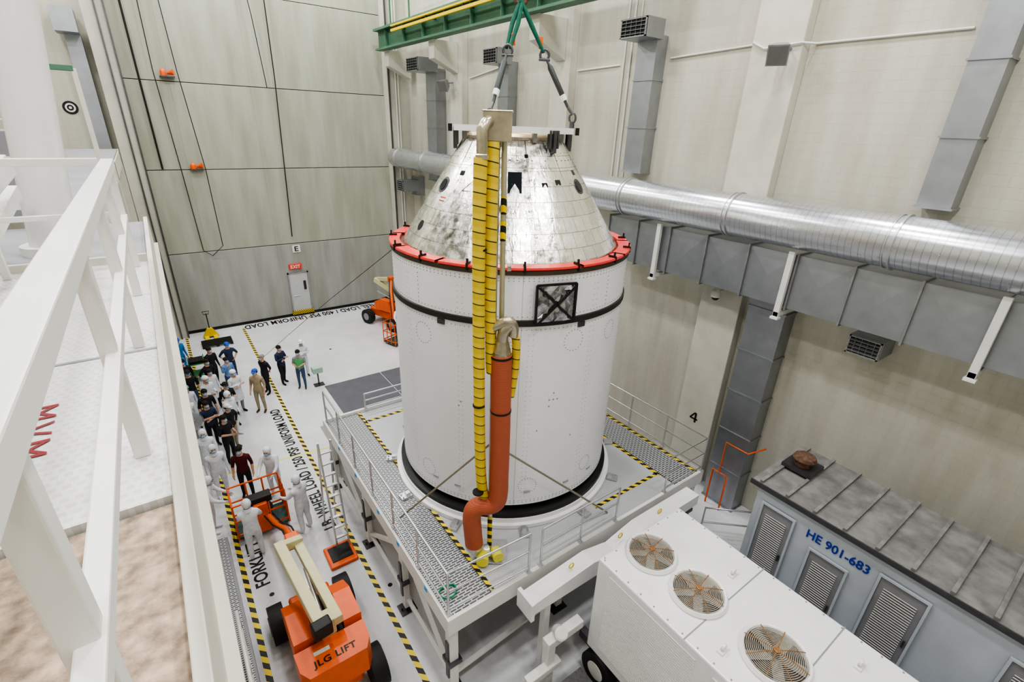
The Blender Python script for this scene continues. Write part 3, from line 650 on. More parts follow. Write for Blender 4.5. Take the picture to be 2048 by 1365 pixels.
for d in(84,-22):
    a=az(d);E=V((AX+1.18*math.cos(a),AY+1.18*math.sin(a),10.5));D=(E-AP)
    for s_ in(-.06,.06):
        side=D.cross(V((0,0,1))).normalized()*s_
        mk('sling_strap',MB().tube([AP+side*.4,AP+D*.2+side,AP+D*.42+side*.6],[.04,.045,.03],8),GSLING,hk)
    mk('sling_tag',MB().obox(AP+D*.33+V((.03,-.03,-.02)),(.03,-.02,0),(0,0,.1),(.002,.003,0)),OSLING,hk)
    s1=AP+D*.44
    mk('shackle',MB().tube([s1+V((.07*math.cos(t),-.05*math.cos(t),.09*math.sin(t))) for t in[i*pi/6 for i in range(13)]],.025,8).cyl(s1+V((-.09,.06,-.08)),s1+V((.09,-.06,-.08)),.03,n=10),STEEL,hk)
    mk('turnbuckle',MB().tube([AP+D*.48,AP+D*.52,AP+D*.55,AP+D*.8,AP+D*.83,AP+D*.9],[.025,.025,.055,.055,.03,.03],10),mat('turnbuckle_grey',(.08,.09,.09),.5,.5),hk)
    mk('turnbuckle_collar',MB().cyl(AP+D*.79,AP+D*.84,.06,n=12),WHITE,hk)
    mk('lower_shackle',MB().tube([E+V((.05*math.cos(t),-.04*math.cos(t),.09*math.sin(t))) for t in[i*pi/6 for i in range(13)]],.022,8).cyl(E+V((0,0,.06)),AP+D*.9,.03,n=8),STEEL,hk)
    mk('anchor_post',MB().cyl(V((E.x,E.y,10.31)),V((E.x,E.y,10.43)),.05,n=12),STEEL,hk)
# ---------------------------------------------------------------- purge duct stand
P0=V((4.12,6.12,0));R_=V((.814,-.58,0));C_=V((-.58,-.814,0))
def pp(off,z,c=0): return P0+R_*off+C_*c+V((0,0,z))
ps=thing('purge_duct_stand','tall purge air stand with yellow striped hoses and an orange duct','air duct stand',(4.12,6.12,DZ+.02))
mk('mast_pole',MB().cyl(pp(0,DZ+.04),pp(0,10.2),.045),ALU,ps)
mk('mast_pole',MB().cyl(pp(.13,DZ+4.8),pp(.10,10.1),.042),mat('pole_cream',(.52,.49,.36),.4,.5),ps,label='cream painted pole')
for za,zb in((6.9,7.2),(2.3,3.2)): mk('striped_pole_tape',MB().cyl(pp(.0,za),pp(.0,zb),.049,cap=False),HAZP,ps)
for za,zb in((8.7,9.0),(9.1,9.35)): mk('striped_pole_tape',MB().cyl(pp(.114,za),pp(.111,zb),.047,cap=False),HAZP,ps)
mk('plenum_box',MB().obox(pp(.0,10.3,.05),R_*.2,C_*.14,V((0,0,.19))).obox(pp(.0,10.49,.05),R_*.215,C_*.155,V((0,0,.01))),BRASS,ps,bevel=.01)
mk('duct_elbow',MB().tube([pp(-.12,10.35,.19),pp(-.16,10.33,.28),pp(-.2,10.25,.32),pp(-.2,10.1,.31),pp(-.2,9.95,.3)],.08,16).cyl(pp(-.2,9.93,.3),pp(-.2,9.88,.3),.095),BRASS,ps)
def spline(offs):
    P=[V(o) for o in offs];Q=[]
    for i in range(len(P)-1):
        p0=P[max(i-1,0)];p1=P[i];p2=P[i+1];p3=P[min(i+2,len(P)-1)]
        for k_ in range(6):
            t=k_/6;Q.append(.5*((2*p1)+(-p0+p2)*t+(2*p0-5*p1+4*p2-p3)*t*t+(-p0+3*p1-3*p2+p3)*t**3))
    Q.append(P[-1]);return Q
def hose(offs,name,m,r,label=None,n=16): return mk(name,MB().tube(spline(offs),r,n),m,ps,label=label)
hose([pp(-.22,9.9,.3),pp(-.24,8.8,.28),pp(-.23,7,.25),pp(-.2,5,.22),pp(-.15,4,.15),pp(-.06,3.7,.05)],'yellow_hose',YH,.098)
hose([pp(-.05,10.1,.14),pp(-.06,9.5,.18),pp(-.06,8,.18),pp(-.04,6.8,.15),pp(-.02,6.5,.14)],'yellow_hose',YH,.088)
hose([pp(.30,7.2,.1),pp(.37,7.1,.08),pp(.38,6.6,.06),pp(.32,6.,.06)],'yellow_hose',YH,.07)
for z in(8.6,5.9,4.0): mk('hose_strap',MB().cyl(pp(-.225,z,.255),pp(-.225,z+.03,.255),.105),BLACK,ps)
mk('duct_elbow',MB().tube(spline([pp(-.05,7.3,.14),pp(.08,7.38,.18),pp(.22,7.45,.2),pp(.3,7.4,.18),pp(.33,7.28,.14),pp(.32,7.18,.12)]),.085,16),BRASS,ps)
mk('duct_elbow',MB().tube(spline([pp(.26,7.38,.18),pp(.18,7.3,.2),pp(.15,7.15,.18),pp(.15,7.08,.17)]),.095,16),BRASS,ps)
mk('duct_reducer',MB().cyl(pp(.15,7.1,.16),pp(.14,6.9,.16),.11,.155,24).cyl(pp(.14,6.9,.16),pp(.14,6.82,.16),.16,n=24),BRASS,ps)
hose([pp(.14,6.85,.16),pp(.15,6,.16),pp(.16,5,.16),pp(.16,4.3,.16),pp(.16,3.95,.16),pp(.12,3.72,.16),pp(-.02,3.62,.16),pp(-.17,3.60,.16),pp(-.3,3.52,.16),pp(-.35,3.3,.16),pp(-.33,2.95,.16),pp(-.3,2.55,.16)],'orange_duct',OD,.18,n=24)
for z,o in((5.75,.155),(6.8,.14)): mk('duct_clamp',MB().cyl(pp(o,z,.16),pp(o,z+.035,.16),.187,n=24),BLACK,ps)
mk('duct_clamp',MB().cyl(pp(-.3,2.55,.16),pp(-.3,2.61,.16),.187,n=24),ALU,ps)
mk('floor_fitting',MB().tube(spline([pp(-.3,2.58,.16),pp(-.27,2.47,.16),pp(-.15,2.38,.14),pp(.0,2.38,.1)]),.13,14),ALU,ps)
mk('yellow_cap',MB().cyl(pp(-.12,2.38,.42),pp(-.12,2.38,.2),.12,n=20),mat('cap_yellow',(.75,.70,.1),.5),ps)
mk('yellow_cap',MB().cyl(pp(.2,2.38,.3),pp(.12,2.38,.1),.11,n=20),mat('cap_yellow',(.75,.70,.1),.5),ps)
mk('base_foot',MB().obox(pp(0,DZ+.04,0),R_*.35,C_*.3,V((0,0,.02))),ALU,ps)
for e in((2.95,8.0),(7.0,5.55)): mk('stay_strut',MB().beam(pp(0,4.95,0),(e[0],e[1],DZ+.03),.035,.035),mat('strut_olive',(.32,.31,.25),.4,.5),ps)
gh=MB();gh.tube([(2.95+.17*math.cos(t)*(1+.1*math.sin(3*t)),5.75+.14*math.sin(t),DZ+.03+.01*(t/6)) for t in [i*.4 for i in range(50)]],.012,6)
mk('green_hose_coil',gh,GRN,label='coiled thin green hose on the platform corner',cat='hose')
# ---------------------------------------------------------------- AC unit
ac=thing('cooling_unit','white trailer cooling unit with round rusty fan grilles on top','air conditioner',(6.4,1.3,0))
AX0,AX1,AY0,AY1=5.25,7.6,-3.0,4.2
mk('housing',MB().box(AX0,AX1,AY0,AY1,.75,3.12),WGLOSS,ac,bevel=.03)
for y in(-1.4,1.0,2.35,): mk('roof_seam',MB().box(AX0,AX1,y-.01,y+.01,3.12,3.126),GLAY,ac)
sc=MB()
for i in range(24):
    for x in(AX0+.06,AX1-.06): sc.cyl((x,AY1-.1-i*.28,3.12),(x,AY1-.1-i*.28,3.13),.014,n=8)
for i in range(8): sc.cyl((AX0+.1+i*.3,AY1-.06,3.12),(AX0+.1+i*.3,AY1-.06,3.13),.014,n=8)
mk('roof_screws',sc,GLAY,ac,kind='stuff')
rib=MB()
for i in range(34): z=1.0+i*.058;rib.box(AX0-.012,AX0+.0,AY1-2.1,AY1-.3,z,z+.028)
mk('ribbed_side_panel',rib,WHITE,ac,kind='stuff')
for y in(1.9,.2,-1.6): mk('side_door',MB().box(AX0-.025,AX0,y-1.3,y-.1,1.0,2.95),WHITE,ac,bevel=.01)
for (fx,fy,fr_) in[(6.13,3.72,.42),(6.13,2.72,.43),(6.17,1.40,.46)]:
    fn=mk('fan_shroud',MB().lathe([(fr_+.05,3.12),(fr_+.06,3.15),(fr_+.03,3.2),(fr_-.02,3.18),(fr_-.03,3.13)],(fx,fy),40),WGLOSS,ac)
    mk('fan_well',MB().cyl((fx,fy,3.125),(fx,fy,3.13),fr_-.02,n=32),mat('fan_well_dark',(.10,.085,.07),.7,0,.3,8.),fn)
    for i in range(5):
        a=i*2*pi/5;r=V((math.cos(a),math.sin(a),0));t=V((-r.y,r.x,0))
        mk('fan_blade',MB().obox(V((fx,fy,3.15))+r*fr_*.52,r*fr_*.4,t*fr_*.17+V((0,0,.008)),V((0,0,.002))),mat('fan_blade_grey',(.30,.28,.25),.6,.2,.2),fn)
    gr=MB()
    for i in range(1,17):
        rr=fr_*i/17+.01;gr.tube([(fx+rr*math.cos(t),fy+rr*math.sin(t),3.2+.06*(1-(rr/fr_)**2)) for t in[k_*pi/16 for k_ in range(33)]],.0048,4,False)
    mk('fan_guard_rings',gr,mat('guard_cream',(.62,.58,.49),.5,.2,.2,30.),fn,kind='stuff')
    gs=MB()
    for i in range(8):
        a=i*pi/4+.2;gs.tube([(fx+q*math.cos(a),fy+q*math.sin(a),3.207+.06*(1-(q/fr_)**2)) for q in(.0,.15,.3,fr_)],.007,6)
    gs.cyl((fx,fy,3.25),(fx,fy,3.28),.05,n=16)
    mk('fan_guard_spokes',gs,mat('guard_rust',(.38,.20,.09),.7,.2,.35,20.),fn)
for x,y in((7.0,2.6),(5.6,1.9),(7.1,.6)):
    mk('lifting_lug',MB().box(x-.1,x+.1,y-.05,y+.05,3.12,3.15).cyl((x,y-.02,3.2),(x,y+.02,3.2),.06,n=14),WGLOSS,ac)
for x in(AX0+.1,AX1-.1):
    for y in(3.85,-2.0):
        w=mk('wheel',MB().cyl((x-.15,y,.38),(x+.15,y,.38),.38,n=28),DARK,ac,bevel=.03)
        mk('wheel_rim',MB().cyl((x-.16,y,.38),(x-.1,y,.38),.2,n=20),WHITE,w)
boxes('trailer_frame',[(AX0+.1,AX0+.25,AY0,AY1+.3,.55,.75),(AX1-.25,AX1-.1,AY0,AY1+.3,.55,.75)],STEEL,ac)
# ---------------------------------------------------------------- shed
sh=thing('equipment_shed','grey-blue metal equipment enclosure with louvred doors and coated roof','shed',(9.9,0,0))
mk('shed_wall',MB().box(9.0,10.85,-4.5,3.35,0,3.7),SHEDW,sh)
mk('shed_roof',MB().box(8.9,10.95,-4.6,3.48,3.7,3.82),ROOF,sh,bevel=.02)
yy=3.3
while yy>-4.5: mk('roof_rib',MB().box(8.9,10.95,yy-.03,yy+.03,3.82,3.87),ROOF,sh);yy-=.52
mk('roof_drip_edge',MB().box(8.87,8.9,-4.6,3.5,3.7,3.8),STEEL,sh)
vt=mk('roof_vent_base',MB().box(9.75,10.35,2.75,3.35,3.87,3.95),STEEL,sh)
mk('roof_vent_cap',MB().lathe([(.17,3.95),(.17,4.1),(.23,4.1),(.2,4.16),(.001,4.18)],(10.05,3.05),20),RUST,vt)
def louvredoor(y0,y1,z1,z0=.15,frame=True):
    d=mk('louvre_door',MB().box(8.965,9.0,y1,y0,z0,z1),GLAY if frame else PALEG,sh,bevel=.008)
    l=MB();z=z1-.22
    while z>z1-1.75: l.obox((8.95,(y0+y1)/2,z),(.018,0,-.018),(0,(y0-y1)/2-.09,0),(.004,0,.004));z-=.055
    mk('louvre_blades',l,WHITE,d,kind='stuff')
    f=MB()
    f.box(8.93,8.97,y1-.04,y1,z0,z1+.04).box(8.93,8.97,y0,y0+.04,z0,z1+.04).box(8.93,8.97,y1,y0,z1,z1+.04)
    mk('door_frame',f,SHEDW,d)
    mk('door_latch',MB().box(8.92,8.95,y1+.03,y1+.06,z1-1.1,z1-.95),STEEL,d)
louvredoor(3.15,2.55,3.35);louvredoor(2.12,1.5,2.98);louvredoor(1.02,.35,3.35);louvredoor(-.7,-1.4,3.3)
mk('shed_lettering',textmb('HE 901-683',(8.99,2.28,3.17),(0,-1,0),(0,0,1),.2,1.08,.006,off=.02),BLUE,sh)
gr_=thing('floor_guard_rail','grey pipe guard rail on the floor beside the duct','railing',(10.6,4.3,0))
mk('top_rail',MB().tube([(10.4,5.0,.0),(10.4,5.0,1.05),(11.4,4.1,1.05),(11.4,4.1,.0)],.03,8),ALU,gr_)
mk('mid_rail',MB().tube([(10.4,5.0,.55),(11.4,4.1,.55)],.025,8),ALU,gr_)
# ---------------------------------------------------------------- boom lifts
def lift(o,ang,booms,jib,bask,label,text=False,bang=0.,BL=.75):
    M=Matrix.Rotation(ang,3,'Z');O_=V(o)
    def T(p): return O_+M@V(p)
    t=thing('boom_lift',label,'boom lift',o)
    ex_=M@V((1,0,0));ey=M@V((0,1,0));ez=V((0,0,1))
    mk('chassis',MB().obox(T((0,0,.62)),ex_*.42,ey*1.15,ez*.2),ORANGE,t,bevel=.05)
    for sx in(-1,1):
        for y in(-1.0,1.0):
            w=mk('wheel',MB().cyl(T((sx*.55,y,.4)),T((sx*.85,y,.4)),.4,n=28),DARK,t,bevel=.05)
            mk('wheel_rim',MB().cyl(T((sx*.8,y,.4)),T((sx*.87,y,.4)),.2,n=20),GLAY,w)
    mk('turntable',MB().cyl(T((0,0,.8)),T((0,0,.95)),.4,n=28),STEEL,t)
    pr=[(-.62,.45,.95),(-.62,.5,1.35),(-.6,.1,1.55),(-.6,-.6,1.55),(-.62,-.7,.95)]
    mk('side_hood',MB().poly([T(p) for p in pr],ex_*.36),ORANGE,t,bevel=.04)
    mk('side_hood',MB().poly([T((p[0]+.9,p[1],p[2])) for p in pr],ex_*.34),ORANGE,t,bevel=.04)
    cw=[T(p) for p in((-.64,-.7,.85),(-.62,-1.1,.85),(-.5,-1.3,.85),(.5,-1.3,.85),(.62,-1.1,.85),(.64,-.7,.85))]
    mk('counterweight',MB().poly(cw,ez*.62),ORANGE,t,bevel=.03)
    mk('control_recess',MB().obox(T((0,-.2,1.3)),ex_*.26,ey*.5,ez*.2),BLACK,t)
    if text:
        mk('lift_lettering',textmb('JLG LIFT',T((-.40,-1.20,1.472)),ex_,ey,.17,.76,.004,off=.02,sp=1.08),BLACK,t)
        mk('warning_sticker',MB().obox(T((-.2,-.9,1.472)),ex_*.14,ey*.04,ez*.003),WHITE,t)
    mk('boom_tower',MB().beam(T((0,-.55,1.2)),T((0,-.55,1.85)),.3,.3),BEIGE,t,bevel=.02)
    for i,(a,b,w,h) in enumerate(booms): mk('boom_section',MB().beam(T(a),T(b),w,h),BEIGE,t,bevel=.015)
    a,b=booms[0][0],booms[0][1]
    mk('boom_end_cap',MB().beam(T(a)-(T(b)-T(a)).normalized()*.1,T(a)+(T(b)-T(a)).normalized()*.12,.34,.3),BLACK,t,bevel=.03)
    mk('lift_cylinder',MB().cyl(T((.0,-.3,1.45)),T((.0,.9,1.7)),.045),ALU,t)
    mk('jib_arm',MB().tube([T(p) for p in jib],.07,10),ORANGE,t)
    mk('jib_knuckle',MB().obox(T(jib[0]),ex_*.14,ey*.14,ez*.14),ORANGE,t,bevel=.03)
    for s_ in(-.1,.1): mk('hydraulic_hose',MB().tube([T(p)+V((s_,0,.07)) for p in jib],.02,6),BLACK,t)
    bc=T(bask);L,W,Hh=BL,.42,1.1
    B=Matrix.Rotation(ang+bang,3,'Z');bx=B@V((1,0,0));by=B@V((0,1,0))
    bk=mk('basket_floor',MB().obox(bc+ez*.03,bx*L,by*W,ez*.03),mat('basket_green',(.05,.10,.09),.6),t)
    rl=MB()
    cs=[bc-bx*L-by*W,bc+bx*L-by*W,bc+bx*L+by*W,bc-bx*L+by*W]
    for zq in(.15,.6,1.1): rl.tube([c_+ez*zq for c_ in cs+[cs[0]]],.026,8)
    for i in range(4):
        for f_ in(0,.33,.66): q=cs[i].lerp(cs[(i+1)%4],f_);rl.cyl(q,q+ez*Hh,.024,n=8)
    mk('basket_rail',rl,ORANGE,bk)
    mk('control_box',MB().obox(bc+by*(-W+.08)+ez*1.05,bx*.3,by*.14,ez*.1),BLACK,bk,bevel=.02)
    mk('tool_bag',MB().ball(bc+bx*.1+by*.12+ez*.3,.24,.18,.26,14,8),mat('bag_black',(.03,.03,.035),.7),bk)
    mk('basket_mount',MB().obox(bc-by*(W+.08)+ez*.55,bx*.16,by*.08,ez*.45),ORANGE,bk,bevel=.02)
    return t
lift((.95,7.4,0),0,[((-.12,-.85,1.95),(-.34,1.5,2.0),.2,.24),((.2,-.7,1.75),(.02,1.55,1.78),.18,.2),((-.36,1.45,1.98),(.1,1.57,1.85),.16,.2)],[(-.05,1.7,1.8),(-.05,2.4,1.5),(-.15,3.5,.8),(-.25,4.0,.75)],(-.38,4.7,.1),'orange boom lift with beige arms, basket lowered to the floor',True,BL=.62)
lift((9.35,24.2,0),.35,[((.0,-.9,1.8),(-.1,.9,2.4),.24,.26),((.0,.9,2.4),(-.3,-.6,2.75),.2,.2)],[(-.3,-.6,2.75),(-.9,-1.2,2.3),(-1.2,-1.6,1.0)],(-1.35,-2.2,.1),'orange boom lift with a person standing in its basket',False)
# ---------------------------------------------------------------- small floor items
pj=thing('pallet_jack','small yellow hand pallet jack with an upright handle','pallet jack',(.6,27.0,0))
boxes('fork',[(.62,.8,26.4,26.9,.06,.13),(1.0,1.18,26.4,26.9,.06,.13)],YEL,pj)
mk('pump_body',MB().poly([(.55,26.9,.08),(1.25,26.9,.08),(1.0,26.9,.5),(.8,26.9,.5)],(0,.18,0)),YEL,pj,bevel=.02)
mk('tiller_handle',MB().cyl((.9,27.0,.4),(.9,27.25,1.2),.025),BLACK,pj)
mk('handle_loop',MB().tube([(.8,27.25,1.15),(.75,27.27,1.3),(1.05,27.27,1.3),(1.0,27.25,1.15),(.8,27.25,1.15)],.018,8),BLACK,pj)
mk('wheel',MB().cyl((.82,27.0,.08),(.98,27.0,.08),.08),DARK,pj)
pl=MB()
for i in range(6): pl.box(.4,1.7,25.55+i*.14,25.65+i*.14,.1,.14)
pl.box(.4,.5,25.55,26.35,0,.1).box(1.0,1.1,25.55,26.35,0,.1).box(1.6,1.7,25.55,26.35,0,.1)
mk('pallet',pl,BLACK,label='black plastic pallet on the floor beside a pallet jack',cat='pallet')
CG=mat('cart_green',(.06,.3,.12),.4)
ct=thing('tool_cart','green metal tool cart with shelves','cart',(.0,22.3,0))
boxes('cart_shelf',[(-.3,.3,22.0,22.6,.8,.83),(-.3,.3,22.0,22.6,.3,.33)],CG,ct)
boxes('cart_post',[(x,x+.03,y,y+.03,.1,1.0) for x in(-.3,.27) for y in(22.0,22.57)],CG,ct)
for x in(-.28,.28):
    for y in(22.0,22.57): mk('caster_wheel',MB().cyl((x-.02,y,.05),(x+.02,y,.05),.05),DARK,ct)
mk('tool_tray',MB().box(-.26,.26,22.05,22.55,.83,.95),BLACK,ct)
gc=thing('green_monitor_stand','small pale green instrument box on a thin stand','instrument',(4.05,19.2,0))
mk('stand',MB().cyl((4.05,19.2,0),(4.05,19.2,.6),.03).box(3.85,4.25,19.05,19.35,0,.03),STEEL,gc)
mk('instrument_box',MB().box(3.85,4.25,19.05,19.35,.6,.85),mat('pale_green',(.4,.55,.45),.5),gc,bevel=.02)
pf=thing('pedestal_fan','grey pedestal fan with round wire cage','fan',(-.45,15.9,0))
mk('fan_post',MB().cyl((-.45,16.0,0),(-.45,16.0,1.5),.03).cyl((-.45,16.0,0),(-.45,16.0,.04),.2,n=20),GREY,pf)
cg=MB()
c0=V((-.45,15.9,1.6));fd_=V((.35,-.8,.45)).normalized();fr1,fu1=cg.frame(fd_)
for i in range(1,9): cg.tube([c0+fd_*.1*(1-(i/8)**2)+(fr1*math.cos(t)+fu1*math.sin(t))*.035*i for t in[k_*pi/10 for k_ in range(21)]],.005,4,False)
for i in range(12): cg.tube([c0+fd_*.1,c0+(fr1*math.cos(i*pi/6)+fu1*math.sin(i*pi/6))*.28],.005,4,False)
cg.cyl(c0-fd_*.1,c0-fd_*.08,.28,n=24)
mk('fan_cage',cg,GREY,pf)
# ---------------------------------------------------------------- near access platform
ap=thing('access_platform','white steel access walkway with square tube handrails and tread deck','walkway',(-1.6,3.5,8.7))
DK=8.8
mk('tread_deck',MB().box(-3.2,-.2,2.15,6.6,DK-.06,DK),DIAM,ap)
mk('plywood_deck',MB().box(-3.2,-.2,-.8,2.13,DK-.1,DK-.03),PLY,ap)
mk('deck_seam',MB().box(-3.2,-.2,3.9,3.93,DK,DK+.004),GLAY,ap)
mk('edge_channel',MB().box(-.2,-.15,-.8,9.5,DK-.42,DK+.03),CREAM,ap,bevel=.006)
mk('edge_channel',MB().box(-.15,-.1,-.8,9.5,DK-.42,DK-.38),CREAM,ap)
mk('edge_channel',MB().box(-3.2,-.2,6.6,6.66,DK-.4,DK+.08),CREAM,ap)
mk('far_deck',MB().box(-3.6,-.2,6.66,9.5,DK-.1,DK-.04),GLAY,ap)
def sq(name,p0,p1,w,h=None,m=WHITE): mk(name,MB().beam(p0,p1,w,h or w),m,ap,bevel=.006)
sq('top_rail',(-.295,.2,9.84),(-.295,6.4,9.84),.10,.08)
sq('mid_rail',(-.285,.2,9.32),(-.285,6.4,9.32),.055,.055)
for y in(1.0,2.55,4.0,5.3,6.4): sq('rail_post',(-.30,y,DK),(-.30,y,9.80),.065)
sq('top_rail',(-3.,6.4,9.85),(-.37,6.4,9.85),.07);sq('mid_rail',(-3.,6.4,9.35),(-.34,6.4,9.35),.05)
for x in(-1.3,-2.3): sq('rail_post',(x,6.4,DK),(x,6.4,9.82),.06)
sq('diagonal_brace',(-1.9,4.6,DK),(-1.15,6.9,9.8),.2)
sq('diagonal_brace',(-1.5,5.0,DK),(-1.2,7.3,9.5),.14)
mk('deck_lettering',textmb('MVM',(-.82,3.32,DK+.002),(0,-1,0),(1,0,0),.15,.54,off=.0,sp=1.25),mat('red_stencil',(.28,.02,.03),.6),ap)
mk('inclined_column',MB().cyl((-1.07,7.7,DK-.04),(-.42,7.7,14.3),.225,n=36),WGLOSS,ap)
mk('column_collar',MB().cyl((-1.07,7.7,DK-.04),(-1.07,7.7,DK+.06),.3,n=32),WHITE,ap)
sq('equipment_beam',(-2.6,5.2,9.1),(-1.6,6.2,9.1),.3);sq('equipment_beam',(-2.6,4.2,DK+.2),(-1.5,4.2,DK+.2),.25)
sq('support_column',(-1.9,2.6,0),(-1.9,2.6,DK-.1),.25);sq('support_column',(-1.9,8.8,0),(-1.9,8.8,DK-.1),.25)
tc_=thing('steel_frame_structure','cream painted steel test cell frame with columns and beams','steel frame',(-2.5,14,0))
def tb(name,p0,p1,w,h=None,m=CREAM): mk(name,MB().beam(p0,p1,w,h or w),m,tc_,bevel=.01)
for y in(13.0,19.0,25.0): tb('frame_column',(-.85,y,0),(-.85,y,9.0),.26)
tb('frame_beam',(-.85,9.6,8.7),(-.85,25,8.7),.26,.5);tb('frame_beam',(-.85,9.6,5.0),(-.85,25,5.0),.2,.4)
for y in(13.0,19.0,25.0): tb('frame_beam',(-5,y,8.7),(-.85,y,8.7),.2,.4)
mk('wall_panel',MB().box(-1.6,-1.5,13.2,25,0,8.6),CREAM2,tc_)
mk('upper_deck',MB().box(-5,-.75,9.6,25,8.9,9.0),GLAY,tc_)
for y in(12.0,16.0,21.0): tb('brace',(-.85,y,8.6),(-1.5,y,7.2),.1)
for (y,z) in((23,3.8),(22,3.0),(24,4.2),(20,4.4),(18,3.4)):
    mk('electrical_box',MB().box(-.98,-.66,y,y+.35,z,z+.5),GLAY,tc_)
mk('status_light',MB().box(-.66,-.6,22.1,22.3,4.0,4.2),mat('status_green',(.05,.8,.4),.4,emit=2.),tc_)
mk('status_light',MB().box(-.66,-.6,23.1,23.3,4.6,4.8),mat('status_red',(.8,.05,.03),.4,emit=1.),tc_)
tb('frame_rail',(-3.0,10,10.0),(-3.0,25,10.0),.06);tb('frame_rail',(-3.0,10,9.5),(-3.0,25,9.5),.05)
for y in range(10,26,3): tb('frame_rail_post',(-3.0,y,9.0),(-3.0,y,10.0),.05)
for y,x in((14,-2.2),(17,-3.5),(20,-2.4),(11.5,-3.2),(12,-1.9)):
    mk('equipment_cabinet',MB().box(x-.5,x+.4,y,y+.9,9.0,9.9 if y>13 else 9.5),GLAY if y!=17 else PALEG,tc_,bevel=.02)
for s_ in(-2.9,-2.5): mk('orange_ladder_rail',MB().beam((s_,13,9.0),(s_-.5,13.5,11.5),.05,.05),ORANGE,tc_)
tb('cross_beam',(-4.5,16.5,11.2),(-.9,16.5,11.2),.12,.12,GREEN);tb('cross_post',(-.9,16.5,9.0),(-.9,16.5,11.2),.1)
pln=thing('low_plinth','grey trench cover and kerb at the foot of a frame','plinth',(-.8,9,0))
mk('kerb',MB().box(-1.6,-.3,5.5,11.9,0,.18),GLAY,pln,bevel=.01)
mk('kerb_plate',MB().box(-.75,-.35,5.5,11.9,.18,.2),TREAD,pln)
hr=thing('floor_handrail','white welded tube handrail at the kerb beside the walkway','railing',(-.3,7.5,.2))
mk('top_rail',MB().tube([(-.4,8.4,.2),(-.4,8.4,1.25),(-.4,6.2,1.25),(-.4,6.2,.2)],.035,8),WHITE,hr)
mk('mid_rail',MB().tube([(-.4,8.4,.75),(-.4,6.2,.75)],.03,8),WHITE,hr)
mk('post',MB().tube([(-.4,7.3,.2),(-.4,7.3,1.25)],.03,8),WHITE,hr)
